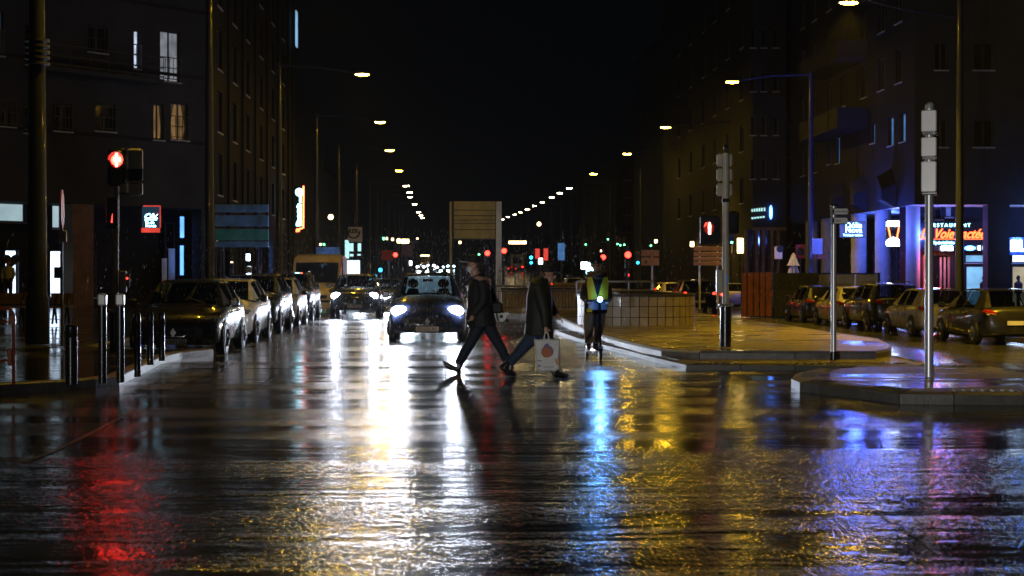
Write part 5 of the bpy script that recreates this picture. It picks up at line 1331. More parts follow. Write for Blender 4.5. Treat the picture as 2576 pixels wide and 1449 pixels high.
ct.tube([m(1184,770,-.05), m(1183,800,-.04), m(1186,816,-.02)], [.05,.07,.06], 10)
remesh(ct, 'coat', M['wool_black'], P, .014, 3)
tr = MB()
tr.tube([m(1207,798,-.07), m(1199,830,-.08), m(1182,864,-.08), m(1166,890,-.07), m(1154,914,-.06)], [.12,.105,.085,.080,.072], 14)
tr.tube([m(1222,798,.07), m(1235,832,.08), m(1255,866,.08), m(1268,890,.08), m(1281,916,.08)], [.12,.105,.082,.078,.072], 14)
tr.tube([m(1214,790), m(1214,812)], [.17,.15], 14, flat=1.1)
remesh(tr, 'trousers', M['navy'], P, .012, 2)
sh = MB()
sh.tube([m(1159,915,-.06), m(1151,928,-.06), m(1138,925,-.06), m(1124,917,-.06), m(1114,907,-.06)], [.052,.052,.048,.042,.022], 12, flat=.9)
sh.tube([m(1151,922,-.06), m(1155,938,-.06)], [.045,.036], 10)
o = remesh(sh, 'shoe', M['leather'], P, .010, 1)
sh = MB()
sh.tube([m(1283,912,.08), m(1286,926,.08), m(1276,938,.08), m(1262,946,.08)], [.05,.052,.045,.030], 12)
remesh(sh, 'shoe', M['leather'], P, .010, 1)
ht = MB(); c = Vector(hc)
def ring(rx, ry, z, dx=0): return [(c.x + dx + rx*math.cos(t), c.y + ry*math.sin(t), c.z + z) for t in [2*PI*i/24 for i in range(24)]]
ht.loft([ring(.10,.095,.05), ring(.112,.105,.065), ring(.108,.10,.12), ring(.10,.092,.155), ring(.06,.055,.165)], True, True)
ht.loft([ring(.175,.15,.055,-.015), ring(.18,.155,.062,-.015), ring(.11,.10,.072)], True, True)
ht.build('hat', M['wool_black'], P)
mk_ = MB(); mk_.ball((c.x-.056, c.y-.01, c.z-.055), (.046,.068,.050), 12, 8); mk_.tube([(c.x-.05,c.y-.07,c.z-.04),(c.x+.02,c.y-.098,c.z-.005)], .004, 5)
mk_.build('face_mask', M['mask'], P)
hr = MB(); hr.ball((c.x+.02, c.y, c.z+.02), (.092,.097,.075), 12, 8); hr.build('hair', M['hair'], P)
st = MB(); st.tube([m(1200,708,-.20), m(1206,735,-.26), m(1214,765,-.30)], .004, 5); st.tube([m(1203,700,-.12), m(1196,712,-.20)], .005, 5); st.build('coat_piping', M['grey'], P)
def carrier(name, label, pts, yb, th, m_, cat='bag', extra=None, grp=None, org=None):
    t = thing(name, label, cat, org, 0, grp)
    xs = [p[0] for p in pts]; zs = [p[1] for p in pts]
    cx = sum(xs)/len(xs); cz = sum(zs)/len(zs)
    mb = MB(); n = len(pts); N = 8; rings = []
    # cushion-shaped body: outline rings shrinking towards both faces
    for k, (sc_, yy) in enumerate(((.90,-th),(.985,-th*.6),(1.0,0),(.985,th*.6),(.90,th))):
        rings.append([(cx + (p[0]-cx)*sc_ , yy + .006*math.sin(9*p[0]+7*p[1]), cz + (p[1]-cz)*sc_) for p in pts])
    mb.loft(rings, True, True); mb.build('bag_body', M[m_], t)
    return t
org = Vector((a.x, Y1, 0)) + Vector(m(1262, 800, .22))
def lb(px, py): return ((px-1262)*s1, (800-py)*s1)
bag1 = carrier('shopping_bag', 'crumpled white plastic bag trailing from the striding man in the hat', [lb(*p) for p in ((1247,789),(1256,786),(1266,780),(1274,784),(1280,793),(1275,802),(1266,812),(1256,811),(1250,800))], .22, .05, 'bagw', org=org)
MB().tube([(lb(1254,778)[0],0,lb(1254,778)[1]),(lb(1258,789)[0],0,lb(1258,789)[1])], .012, 6).build('handle', M['bagw'], bag1)
MB().ball((lb(1262,797)[0],-.052,lb(1262,797)[1]), (.03,.006,.03), 8, 5).build('printed_mark', M['ink'], bag1)
MB().tube([(lb(1273,806)[0],.0,lb(1273,806)[1]),(lb(1283,808)[0],.0,lb(1283,808)[1])], [.03,.018], 8).build('dark_corner', M['wool_black'], bag1)
sb = thing('shoulder_bag', 'small dark shoulder bag on a strap behind the striding man', 'bag', tuple(Vector((a.x, Y1, 0)) + Vector(m(1240, 775, 0))))
k = s1
MB().box(-.02,.15,-.10,.12,-.08,.10,.03).build('bag_body', M['wool_green'], sb)
MB().tube([(.06,-.08,.09),(.0,-.22,.30),(-.14,-.17,.42)], .012, 6).build('strap', M['leather'], sb)

# ---- man walking right with cap and big carrier bag
Y2 = 22.7; s2 = Y2/3800; a2 = W(1355, 948, Y2)
P2 = thing('person', 'man in cap and dark jacket walking right with a big white carrier bag', 'person', (a2.x, Y2, 0), 0, 'people crossing the wet street')
m = mapper(1355, 947.5, s2); hc = m(1378, 690)
bm_ = MB(); head(bm_, hc, (1, -.1, -.12), .097)
bm_.tube([m(1366,705), m(1357,722), m(1355,780), m(1356,835)], [.06,.16,.15,.15], 14, flat=1.25)
bm_.tube([m(1350,835,.07), m(1312,880,.07), m(1283,915,.07)], [.085,.058,.042], 12)
bm_.tube([m(1364,835,-.07), m(1384,888,-.07), m(1394,932,-.07)], [.085,.058,.042], 12)
bm_.tube([m(1356,732,-.20), m(1365,782,-.25), m(1370,822,-.26)], [.052,.044,.030], 10)
hand(bm_, m(1370,822,-.26), (.05,0,-1), (.3,-.9,0), 1.5)
bm_.tube([m(1366,730,.18), m(1386,770,.22), m(1404,795,.20)], [.052,.044,.030], 10)
hand(bm_, m(1402,794,.20), (.8,0,-.6), (0,0,-1), .6)
remesh(bm_, 'body', M['skin'], P2, .010, 1)
eyes(P2, hc, (1, -.1, -.12))
ct = MB()
ct.tube([m(1366,704), m(1359,714), m(1357,745), m(1356,790), m(1356,820), m(1355,843)], [.09,.165,.19,.205,.215,.225], 18, flat=1.3)
ct.tube([m(1365,698), m(1363,712)], [.10,.12], 14)
ct.tube([m(1352,722,-.20), m(1360,755,-.265), m(1367,785,-.275), m(1370,820,-.26)], [.09,.082,.07,.058], 12)
ct.tube([m(1364,722,.18), m(1382,752,.24), m(1390,772,.24), m(1402,792,.20)], [.088,.078,.068,.055], 12)
remesh(ct, 'jacket', M['wool_green'], P2, .014, 3)
tr = MB()
tr.tube([m(1349,830,.06), m(1332,858,.07), m(1312,880,.07), m(1296,898,.07), m(1281,914,.07)], [.12,.105,.085,.078,.072], 14)
tr.tube([m(1365,830,-.06), m(1377,862,-.07), m(1386,892,-.07), m(1394,934,-.07)], [.12,.105,.082,.078], 14)
tr.tube([m(1357,815), m(1357,840)], [.17,.15], 14)
remesh(tr, 'trousers', M['denim'], P2, .012, 2)
sh = MB(); sh.tube([m(1278,912,.07), m(1268,926,.07), m(1280,938,.07), m(1298,943,.07)], [.05,.055,.05,.036], 12); sh.tube([m(1276,914,.07), m(1258,928,.07)], [.045,.035], 10)
remesh(sh, 'shoe', M['leather'], P2, .010, 1)
sh = MB(); sh.tube([m(1391,930,-.07), m(1394,939,-.07), m(1412,943,-.07), m(1430,944,-.07)], [.05,.052,.044,.026], 12, flat=.95)
remesh(sh, 'shoe', M['leather'], P2, .010, 1)
c = Vector(hc); cp = MB()
cp.loft([[(c.x - .005 + rr*1.05*math.cos(t), c.y + rr*math.sin(t), c.z + z) for t in [2*PI*i/22 for i in range(22)]] for rr, z in ((.104,.035),(.110,.06),(.108,.10),(.085,.135),(.03,.148))], True, True)
cp.slab([(c.x+.06,c.z+.038),(c.x+.19,c.z+.018),(c.x+.195,c.z+.028),(c.x+.07,c.z+.06)], c.y-.07, c.y+.07)
cp.build('cap', M['wool_black'], P2)
hr = MB(); random.seed(3)
for i in range(26): hr.ball((c.x - .07 + random.uniform(-.045,.03), c.y + random.uniform(-.09,.09), c.z + random.uniform(-.09,.03)), random.uniform(.022,.034), 8, 6)
hr.build('hair', M['hair'], P2)
# the carrier bag
org = Vector((a2.x, Y2, 0)) + Vector(m(1371, 890, -.30))
def lb(px, py): return ((px-1371)*s2, (890-py)*s2)
bag2 = carrier('carrier_bag', 'large white plastic carrier bag with orange disc print held by the capped man', [lb(*p) for p in ((1339,849),(1350,851),(1371,849),(1390,851),(1406,849),(1405,870),(1402,900),(1404,925),(1392,932),(1375,930),(1358,932),(1344,926),(1345,900),(1342,872))], 0, .045, 'bagw', org=org)
for dx in (-6, 6):
    MB().tube([(dx*1.1*s2,-.02,lb(0,852)[1]),(dx*.7*s2,-.01,lb(0,838)[1]),(0,0,lb(0,831)[1])], [.012,.009,.008], 6).build('handle', M['bagw'], bag2)
def disc(px, py, r, mm, nm, rz=1.0, y=-.052):
    x, z = lb(px, py); MB().tube([(x,y+.008,z),(x,y,z)], [r,r], 24).build(nm, M[mm], bag2)
disc(1373,881,15*s2,'bagviolet','print_halo', y=-.050); disc(1371,883.5,13*s2,'bagorange','printed_disc', y=-.056)
x, z = lb(1371,866); MB().slab([(x-.05,z-.03),(x+.05,z-.03),(x+.02,z+.03),(x-.02,z+.02)], -.056,-.048).build('printed_crest', M['bagviolet'], bag2)
x, z = lb(1396,907); MB().slab([(x-.03,z+.04),(x+.0,z+.05),(x+.02,z-.05),(x-.01,z-.03)], -.052,-.040).slab([(x+.02,z+.05),(x+.04,z+.04),(x+.035,z-.05)], -.052,-.040).build('printed_flame', M['bagcarrot'], bag2)
pr = MB()
for (x0, x1, y0, y1) in ((1346,1360,903,905),(1350,1355,914,920),(1358,1361,916,918),(1363,1385,919,920.5),(1386,1388,917,920)):
    p0 = lb(x0, y1); p1 = lb(x1, y0); pr.box(p0[0], p1[0], -.052, -.044, p0[1], p1[1])
pr.build('small_print', M['bagviolet'], bag2)

# ---- rider on an electric scooter
Y3 = 27.4; s3 = Y3/3800; a3 = W(1500, 903, Y3)
P3 = thing('person', 'scooter rider in helmet, fur collar and yellow safety vest riding towards us', 'person', (a3.x, Y3, 0), 0)
m = mapper(1500, 901, s3); hc = m(1500, 664, .0)
F3 = (0, -1, -.1)
bm_ = MB(); head(bm_, hc, F3, .097)
bm_.tube([m(1500,688), m(1501,704), m(1500,750), m(1497,782)], [.06,.15,.16,.15], 14, flat=.7)
for (h0, kn, an) in ((m(1485,785,.02), m(1480,824,-.02), m(1481,858,.06)), (m(1508,785,.02), m(1505,824,-.12), m(1497,856,-.08))):
    bm_.tube([h0, kn, an], [.085,.058,.042], 12)
for sg, px, hx_ in ((-1, 1474, 1478), (1, 1531, 1524)):
    bm_.tube([m(1500+sg*26,712,.02), m(1500+sg*32,745,.06), m(hx_, 755, -.16)], [.05,.042,.030], 10)
    hand(bm_, m(hx_, 755, -.18), (0,-1,-.05), (0,-.2,-1), 1.3)
remesh(bm_, 'body', M['skin'], P3, .010, 1)
eyes(P3, hc, F3)
jk = MB()
jk.tube([m(1500,698), m(1500,710), m(1500,740), m(1498,765), m(1498,784)], [.19,.235,.225,.215,.215], 18, flat=.68)
for sg, hx_ in ((-1,1478),(1,1524)):
    jk.tube([m(1500+sg*26,712,.02), m(1500+sg*33,745,.05), m(hx_, 755,-.14)], [.085,.072,.055], 12)
remesh(jk, 'jacket', M['wool_black'], P3, .014, 3)
fc_ = MB(); random.seed(5)
for i in range(60):
    t = random.uniform(0, 2*PI); fc_.ball(((1500-1500)*s3 + .155*math.cos(t) + random.uniform(-.02,.02), .01 + .115*math.sin(t) + random.uniform(-.02,.02), m(0,689)[2] + random.uniform(-.045,.055)), random.uniform(.03,.05), 8, 6)
fc_.build('fur_collar', M['fur'], P3)
def vpt(px, py, d): return m(px, py, d)
vs = MB()
def vest(poly, d0, d1, mm, nm):
    q_ = MB(); q_.slab([(m(px,py)[0], m(px,py)[2]) for px, py in poly], d0, d1)
    o = q_.build(nm, M[mm], P3); return o
# vest panels wrap round the chest: curved strips following the jacket surface
def wrap(name, mm, rows, e=.012):
    q_ = MB(); N = 10; vsx = []
    for (py, xl, xr) in rows:
        for i in range(N+1):
            px = xl + (xr-xl)*i/N; x, _, z = m(px, py); xx = x/(.235+.03); y = -(.235*.70+.02)*math.sqrt(max(.05, 1-xx*xx)) - e
            vsx.append((x, y, z))
    n = N+1; fs = [(r*n+i, r*n+i+1, (r+1)*n+i+1, (r+1)*n+i) for r in range(len(rows)-1) for i in range(N)]
    k = len(vsx); vs2 = vsx + [(v[0], v[1]+.010, v[2]) for v in vsx]
    fs2 = fs + [tuple(j+k for j in f[::-1]) for f in fs]
    q_.add(vs2, fs2, True); return q_.build(name, M[mm], P3)
wrap('safety_vest', 'hivis', [(693,1476,1487),(710,1474,1491),(730,1476,1496),(745,1477,1500.5),(753,1478,1500.5)], .016)
wrap('safety_vest', 'hivis', [(693,1516,1526),(710,1510,1529),(730,1505,1528),(745,1500.5,1527),(753,1500.5,1526)], .016)
wrap('reflective_band', 'reflect', [(753.2,1477,1527),(775,1478,1526)], .018)
wrap('vest_hem', 'hivis', [(772,1474,1488),(781,1474,1486)], .024)
tr = MB()
tr.tube([m(1484,782,.02), m(1481,805,.0), m(1480,826,-.02), m(1482,858,.06)], [.12,.105,.088,.078], 14)
tr.tube([m(1508,782,.02), m(1508,805,-.06), m(1505,826,-.12), m(1498,858,-.08)], [.12,.10,.082,.072], 14)
remesh(tr, 'trousers', M['chino'], P3, .012, 2)
for px, py, d in ((1481,866,.04),(1497,866,-.12)):
    sh = MB(); sh.tube([m(px,py-9,d+.03), m(px,py+2,d+.02), m(px-1,py+5,d-.09), m(px-1,py+6,d-.17)], [.048,.052,.046,.03], 12)
    o = remesh(sh, 'shoe', M['leather'], P3, .010, 1)
c = Vector(hc); hl = MB()
hl.loft([[(c.x + rr*math.cos(t), c.y + rr*1.12*math.sin(t), c.z + z) for t in [2*PI*i/22 for i in range(22)]] for rr, z in ((.108,.03),(.122,.05),(.122,.10),(.10,.15),(.05,.175),(.01,.18))], True, True)
hl.box(c.x-.09,c.x+.09,c.y-.19,c.y-.11,c.z+.035,c.z+.05,.004)
hl.build('helmet', M['black'], P3)
gl_ = MB()
for sx in (-.038,.038): gl_.tube([(c.x+sx+.028*math.cos(t), c.y-.098, c.z+.008+.02*math.sin(t)) for t in [2*PI*i/12 for i in range(13)]], .004, 5)
gl_.build('glasses', M['ink'], P3)
# scooter
sc_t = thing('electric_scooter', 'dark electric kick scooter with a dazzling blue-white front light', 'scooter', (a3.x, Y3, 0), 0)
fx = m(1504,0)[0]; rx = m(1484,0)[0]
for (x, y, nm) in ((fx, -.42, 'front_wheel'), (rx, .62, 'rear_wheel')):
    r = .125
    w = MB(); rings = []
    for k_, (rr, dx) in enumerate(((r*.75,-.022),(r*.97,-.024),(r,-.012),(r,.012),(r*.97,.024),(r*.75,.022))):
        rings.append([(x+dx, y+rr*math.cos(t), r+rr*math.sin(t)) for t in [2*PI*i/24 for i in range(24)]])
    w.loft(rings, True, True); o = w.build('wheel', M['rubber'], sc_t)
    MB().tube([(x-.028,y,r),(x+.028,y,r)], [.05,.05], 14).build('hub', M['grey'], o)
    md = MB(); 
    for i in range(7):
        t0 = .3 + i*.35; t1 = t0 + .35
        md.add([(x-.035, y+(r+.02)*math.cos(t0), r+(r+.02)*math.sin(t0)), (x+.035, y+(r+.02)*math.cos(t0), r+(r+.02)*math.sin(t0)), (x+.035, y+(r+.02)*math.cos(t1), r+(r+.02)*math.sin(t1)), (x-.035, y+(r+.02)*math.cos(t1), r+(r+.02)*math.sin(t1))], [(0,1,2,3)])
    md.build('mudguard', M['black'], sc_t)
MB().tube([(fx,-.30,.17),(fx*.6+rx*.4,0.0,.14),(rx,.50,.16)], [.05,.075,.06], 12, flat=.45).build('deck', M['black'], sc_t)
zt = m(0,752)[2]
MB().tube([(fx,-.42,.13),(fx,-.38,.32),(fx,-.30,zt)], [.022,.026,.020], 10).tube([(fx,-.38,.30),(fx,-.26,.17)], .022, 8).build('stem', M['black'], sc_t)
MB().tube([(m(1478,0)[0]-.03,-.27,zt),(fx,-.31,zt+.01),(m(1524,0)[0]+.03,-.27,zt)], .014, 8).build('handlebar', M['black'], sc_t)
for px in (1478, 1524): x = m(px,0)[0]; MB().tube([(x-.06,-.272,zt),(x+.06,-.272,zt)], .019, 10).build('grip', M['rubber'], sc_t)
lp_ = MB().box(fx-.03,fx+.03,-.37,-.315,zt-.03,zt+.05,.01).build('front_light', M['black'], sc_t)
zl = m(0,748.5)[2]
MB().ball((fx,-.385,zl), (.045,.016,.045), 12, 6).build('lens', M['e_scoot'], lp_)
spot('scooter_beam', (a3.x+fx, Y3-.42, zl), (a3.x+fx-.1, Y3-5.5, 0), 130, (.14,.40,1), 50, .6, .03)

# person behind the heart window
hw3 = LF.uz(22, 700, R_-.5)[0]; q_ = LF.p(hw3, R_-.45, 0)
P4 = thing('person', 'person in pale shirt and dark trousers standing at the heart shop window', 'person', (q_[0], q_[1], .50), 0)
bm_ = MB(); head(bm_, (0,0,1.62), (1,.3,0), .097)
bm_.tube([(0,0,1.45),(0,0,1.35),(0,0,.95)], [.06,.17,.15], 12, flat=.7)
for sg in (-1, 1):
    bm_.tube([(sg*.09,0,.92),(sg*.10,0,.48),(sg*.09,.0,.07)], [.09,.06,.045], 10); bm_.tube([(sg*.19,0,1.38),(sg*.24,-.02,1.10),(sg*.20,-.08,.88)], [.05,.042,.03], 10)
    hand(bm_, (sg*.20,-.08,.88), (0,-.1,-1), (-sg,0,0), .5); bm_.tube([(sg*.09,.03,.05),(sg*.10,-.14,.04)], [.045,.035], 8)
remesh(bm_, 'body', M['skin'], P4, .012, 1)
jk = MB(); jk.tube([(0,0,1.46),(0,0,1.38),(0,0,.92)], [.10,.21,.19], 16, flat=.68)
for sg in (-1, 1): jk.tube([(sg*.19,0,1.38),(sg*.25,-.02,1.10),(sg*.21,-.07,.92)], [.07,.06,.05], 10)
remesh(jk, 'shirt', M['whitewall'], P4, .014, 2)
tr = MB()
for sg in (-1, 1): tr.tube([(sg*.08,0,.98),(sg*.10,0,.5),(sg*.09,0,.08)], [.12,.09,.075], 12)
remesh(tr, 'trousers', M['navy'], P4, .014, 2)
MB().ball((0,.01,1.66), (.10,.105,.10), 12, 8).build('hair', M['hair'], P4)
# diners inside the restaurant door
for px, lb_ in ((2470, 'dark seated figure behind the blue-lit restaurant door'), (2556, 'dark figure leaning behind the cream-lit window at the right edge')):
    u, _ = RW.uz(px, 715, -.0); x = RX + u
    pp = thing('person', lb_, 'person', (x, 74.1, -.2), 0)
    bb = MB(); head(bb, (.0,0,1.66), (-1,0,0), .10); bb.tube([(0,0,1.5),(-.02,0,1.38),(.0,0,.9)], [.07,.20,.18], 12, flat=.7)
    for sg in (-1, 1):
        bb.tube([(sg*.05,sg*.09,.92),(sg*.02,sg*.1,.48),(0,sg*.09,.05)], [.10,.075,.055], 10); bb.tube([(0,sg*.19,1.40),(-.08,sg*.22,1.12),(-.22,sg*.15,1.10)], [.06,.05,.035], 10)
        hand(bb, (-.22,sg*.15,1.10), (-1,0,0), (0,0,-1), .5)
    remesh(bb, 'body', M['wool_black'], pp, .014, 2)
    jj = MB(); jj.tube([(0,0,1.47),(0,0,1.36),(0,0,.88)], [.12,.22,.20], 14, flat=.75); remesh(jj, 'coat', M['navy'], pp, .016, 2)

# ---------------------------------------------------------------- vehicles
def gzz(x, y): return gz(x, y)
c1x = W(1075, 800, 34.5).x
car('hatchback', 'dark hatchback facing us with blazing headlights just left of the striding man', 'car', (c1x, 34.5+2.03, 0), PI, 'car_blue', L=4.06, Wd=1.76, H=1.60, lights='e_head', plate='ES 023 AL', plate_m='plate', cabin=True, group='cars driving towards us')
c2x = W(892, 760, 55).x
car('suv', 'dark crossover facing us with twin lit headlamps, second in the oncoming line', 'car', (c2x, 55+2.1, 0), PI, 'car_black', L=4.2, Wd=1.82, H=1.62, kind='suv', lights='e_head2', plate='BX 877 GF', plate_m='plate', group='cars driving towards us')
MBo = None
car('hatchback', 'unseen hatchback added close behind the near dark hatchback to light its rear glass', 'car', (c1x-.05, 44.5+2.03, 0), PI, 'car_grey', L=4.06, Wd=1.70, H=1.42, lights='e_head2', group='cars driving towards us')
for sx in (-.6, .6): spot('headlight_or_fill_beam', (c1x+sx, 44.4, .72), (c1x+sx*.6, 38.0, 1.22), 380, (.55,.85,1.0), 50, .8, .06)  # unseen car and these beams added to light the rear glass in front
c3x = W(972, 750, 66).x
car('sedan', 'grey sedan turned slightly, half hidden behind the dark crossover', 'car', (c3x, 68, 0), PI + .3, 'car_grey', L=4.5, Wd=1.80, H=1.46, kind='sedan', lights='e_head2', group='cars driving towards us')
vx = W(790, 760, 60).x
car('van', 'tall pinkish white panel van parked facing us behind the row of cars', 'van', (vx, 60+2.7, 0), PI, 'van_white', L=5.4, Wd=2.02, H=2.45, kind='van', plate='AR 072 QK', plate_m='plate', detail=1)
grp = 'cars parked along the left kerb'
for (y0, paint, kd, L_, H_, lab, pl, rl) in ((29.0,'car_black','hatch',4.05,1.45,'black hatchback nearest the left kerb corner, its number plate ending 691 ML','CN 691 ML',False),
        (34.3,'car_white','hatch',4.2,1.47,'cream white hatchback parked just behind the black one',None,False),
        (40.2,'car_black','suv',4.3,1.60,'tall black car parked third in the left row',None,False),
        (46.0,'car_beige','hatch',4.0,1.50,'pale beige car parked fourth in the left row',None,False),
        (51.6,'car_black','suv',4.4,1.66,'black roof-railed car parked last in the left row before the van',None,True)):
    xr = -4.22 - (y0 - 29)*.010
    car({'suv':'suv'}.get(kd,'hatchback'), lab, 'car', (xr - .89, y0 + L_/2, 0), PI, paint, L=L_, Wd=1.78, H=H_, kind=kd, plate=pl, group=grp, rails=rl)
grp = 'cars parked along the right street'
for (yr, paint, kd, L_, H_, lab, rl) in ((38.9,'car_grey','hatch',4.2,1.50,'dark grey hatchback parked nearest at the right edge, rear plate in view',False),
        (44.3,'car_beige','hatch',3.9,1.46,'cream coloured hatchback behind the silver post in the right row',False),
        (49.0,'car_black','suv',4.3,1.60,'tall black car with roof rails in the middle of the right row',True),
        (53.6,'car_beige','hatch',3.7,1.46,'cream hatchback behind the slim white arrow post',False),
        (58.2,'car_black','hatch',3.9,1.46,'small black car next to the hoarding, last of the right row',False)):
    x = 14.15 + .89
    car({'suv':'suv'}.get(kd,'hatchback'), lab, 'car', (x, yr + L_/2, gz(x, yr+2)), 0, paint, L=L_, Wd=1.78, H=H_, kind=kd, group=grp, rails=rl, plate=None)
for (px, Y, paint, kd, lab, tl, rz) in ((1760,70,'car_blue','suv','dark car with lit tail lights right of the tiled wall','e_tail',0),(1695,79,'car_white','hatch','white hatchback partly hidden behind the tiled wall','e_tail',.12),(1846,82,'car_beige','hatch','pale car with a red tail light glimpsed left of the hoarding','e_tail',0),
        (1446,112,'car_white','hatch','white hatchback with braking lights beside the scooter rider','e_tail',0),(1372,150,'car_black','hatch','dark car with red lights behind the man in the cap','e_tail',0),(1288,285,'car_black','hatch','small far car with two red lights beside the thick gantry post','e_tail',0)):
    x = W(px, 740, Y).x; car('receding_car', lab, 'car', (x, Y+2, gz(x, Y)), rz, paint, kind=kd, H=1.6 if kd == 'suv' else 1.46, Wd=1.78, tails=tl, group='cars driving away', detail=1)
x = W(1301, 660, 300).x; zb = gz(0, 300)
t = thing('truck', 'white box truck far up the right-hand road', 'truck', (x, 300, zb)); MB().box(-1.3,1.3,0,6,.8,3.4,.05).build('cargo_box', M['car_white'], t); MB().box(-.9,.9,-.03,-.002,1.7,2.9).build('rear_window', M['pane'], t)
for sx in (-.9,.9):
    MB().tube([(sx-.15,.8,.45),(sx+.15,.8,.45)], [.45,.45], 16).build('wheel', M['rubber'], t); MB().ball((sx*1.2,-.05,.95), (.14,.05,.12), 8, 5).build('taillight', M['e_tail'], t)
MB().box(-1.2,1.2,.0,.1,.5,.75).build('bumper', M['black'], t)
oc = ['leftmost car of the far oncoming cluster of headlights', 'second car of the far oncoming cluster of headlights', 'third car of the far oncoming cluster of headlights', 'rightmost car of the far oncoming cluster of headlights', 'nearer left car under the far oncoming cluster', 'nearer middle car under the far oncoming cluster', 'nearer right car under the far oncoming cluster']
for i, (px, Y) in enumerate(((1058,322),(1084,340),(1107,312),(1134,330),(1064,256),(1090,236),(1118,268))):
    x = W(px, 700, Y).x; car('oncoming_car', oc[i], 'car', (x, Y+2, gz(0, Y)), PI, 'car_black', kind='hatch', lights='e_headfar2' if i in (3, 6) else 'e_headfar', group='far cars driving towards us', detail=1)
x = W(1069, 640, 345).x; zb = gz(0, 345)
t = thing('bus', 'far bus with a yellow lit display over the headlights', 'bus', (x, 345, zb)); MB().box(-1.25,1.25,0,11,.35,3.1,.12).build('body', M['car_grey'], t)
MB().box(-1.1,1.1,-.04,-.003,1.1,2.7,.0).build('windscreen', M['pane'], t); MB().box(-1.0,1.0,-.06,-.003,2.78,3.04).build('display', M['e_warm'], t)
for sx in (-.95,.95): MB().ball((sx,-.05,.8), (.16,.05,.13), 8, 5).build('headlight', M['e_headfar'], t); MB().tube([(sx-.15,2.2,.45),(sx+.15,2.2,.45)], [.45,.45], 16).build('wheel', M['rubber'], t)
# white front fill added behind the camera, no vehicle there, brightens posts and bag
for sx in (-.7, .7): spot('headlight_or_fill_beam', (-7.5+sx, -6, .9), (7.0+sx, 22, 1.6), 4000, (1.0,.97,.92), 50, .9, .08)
# beams of the near oncoming cars
for cx_, cy_, h_, pw in ((c1x, 34.4, .76, 1300), (c2x, 54.8, .80, 3800), (c3x-.5, 65.5, .7, 1500)):
    for sx in (-.64, .64):
        spot('headlight_or_fill_beam', (cx_+sx, cy_-.06, h_), (cx_+sx, cy_-24, 0.0), pw, (.74,.82,1.0), 52, .8, .06)

# ---------------------------------------------------------------- lights that belong to the arcade
for x, y, pw, col in ((RX-1.6, 76.6, 560, (.06,.13,1)), (RX-1.0, 73.2, 260, (.08,.14,1)), (RX+1.2, 73.0, 300, (.06,.16,1)), (29.6, 71.4, 500, (.08,.25,1)), (RX+1.6, 81.0, 400, (.08,.16,1))):
    l = bpy.data.lights.new('arcade_light', 'POINT'); l.energy = pw; l.color = col; l.shadow_soft_size = .25
    o = bpy.data.objects.new('arcade_light', l); C.objects.link(o); o.location = (x, y, 4.3 if y > 76 else 3.6)
l = bpy.data.lights.new('shop_light', 'POINT'); l.energy = 120; l.color = (1,.12,.06); o = bpy.data.objects.new('shop_light', l); C.objects.link(o); o.location = (24.4, 73.4, 2.2); l.shadow_soft_size = .2

# ---------------------------------------------------------------- rain
random.seed(11)
rn = MB()
M['rain'] = mat('rain drop', (0.55, 0.57, 0.6), 0.2, var=0.0)
for i in range(RAIN_N):
    y = random.uniform(26, 56) if random.random() < .3 else random.uniform(27, 36)
    x = random.uniform(-.32, .36)*y*.95 if random.random() < .35 else random.uniform(-5, 3.5); zz = random.uniform(.02, 2.4)
    w = .0011*(y/24)**.8; ln = random.uniform(.035, .07); dx = ln*.10
    rn.add([(x-w,y,zz),(x+w,y,zz),(x,y-w*1.7,zz),(x-w+dx,y,zz+ln),(x+w+dx,y,zz+ln),(x+dx,y-w*1.7,zz+ln)], [(0,1,4,3),(1,2,5,4),(2,0,3,5)])
r_ = rn.build('rain', M['rain']); r_['kind'] = 'stuff'; r_['label'] = 'thin streaks of falling rain'

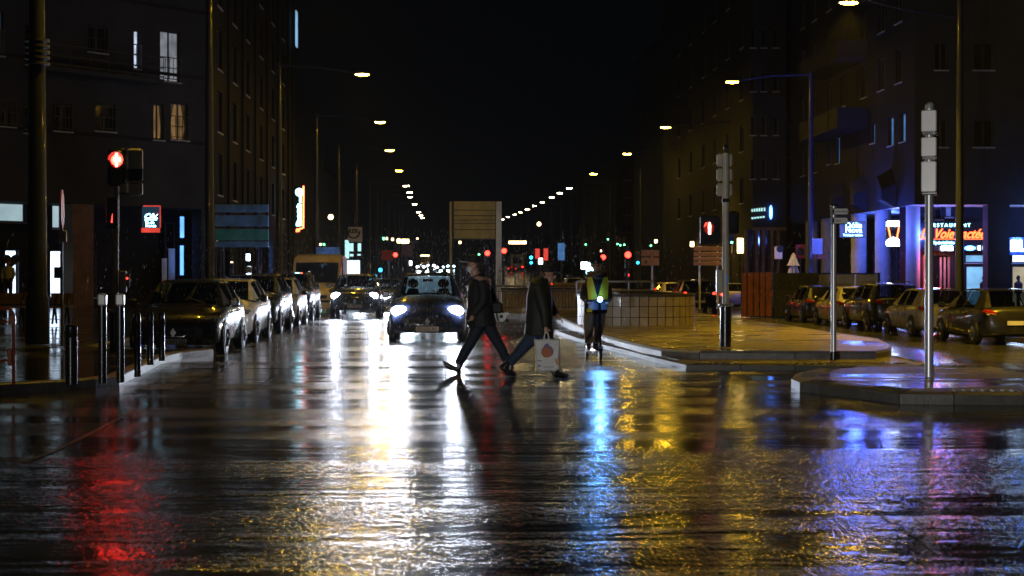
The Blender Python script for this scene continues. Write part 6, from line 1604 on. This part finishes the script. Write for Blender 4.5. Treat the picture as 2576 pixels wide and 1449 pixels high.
# ---------------------------------------------------------------- haze
if HAZE > 0:
    hz = MB().box(-90, 110, -15, 480, -1.5, 42).build('haze', M['ink']); hz['kind'] = 'stuff'
    m_ = bpy.data.materials.new('night haze'); m_.use_nodes = True; nt = m_.node_tree; nt.nodes.clear()
    o = nt.nodes.new('ShaderNodeOutputMaterial'); v = nt.nodes.new('ShaderNodeVolumePrincipled'); v.inputs['Density'].default_value = HAZE; v.inputs['Color'].default_value = (.8,.82,.85,1); v.inputs['Anisotropy'].default_value = 0.25
    nt.links.new(v.outputs[0], o.inputs['Volume']); hz.data.materials.clear(); hz.data.materials.append(m_)

# ---------------------------------------------------------------- world, camera, render
w = bpy.data.worlds.new('World'); sc.world = w; w.use_nodes = True; nt = w.node_tree; bg = nt.nodes['Background']
sky = nt.nodes.new('ShaderNodeTexSky'); sky.sky_type = 'NISHITA'; sky.sun_disc = False; sky.sun_elevation = math.radians(-4.0); sky.sun_rotation = math.radians(200)
sc_n = nt.nodes.new('ShaderNodeVectorMath'); sc_n.operation = 'MULTIPLY_ADD'
sc_n.inputs[1].default_value = (.010,.014,.018); sc_n.inputs[2].default_value = (.0004,.0007,.0011)
nt.links.new(sky.outputs[0], sc_n.inputs[0]); nt.links.new(sc_n.outputs[0], bg.inputs[0]); bg.inputs[1].default_value = SKY
cd = bpy.data.cameras.new('camera'); cam = bpy.data.objects.new('camera', cd); C.objects.link(cam)
cam.matrix_world = Matrix.Translation((0, 0, CAMZ)) @ Matrix((rt, up, -fw)).transposed().to_4x4()
cd.sensor_width = 36; cd.lens = 36*F; cd.clip_end = 4000; cd.clip_start = .1
cd.dof.use_dof = True; cd.dof.focus_distance = 24.5; cd.dof.aperture_fstop = 2.8
sc.camera = cam
sc.view_settings.view_transform = 'Standard'; sc.view_settings.look = 'None'; sc.view_settings.gamma = 1.0; sc.view_settings.exposure = EXPO
sc.render.engine = 'CYCLES'; cy = sc.cycles
cy.use_denoising = True; cy.max_bounces = 5; cy.diffuse_bounces = 2; cy.glossy_bounces = 3; cy.transparent_max_bounces = 10; cy.transmission_bounces = 2; cy.volume_bounces = 0
cy.caustics_reflective = False; cy.caustics_refractive = False; cy.sample_clamp_indirect = 6; cy.sample_clamp_direct = 60; cy.use_light_tree = True
try: cy.denoiser = 'OPENIMAGEDENOISE'
except Exception: pass
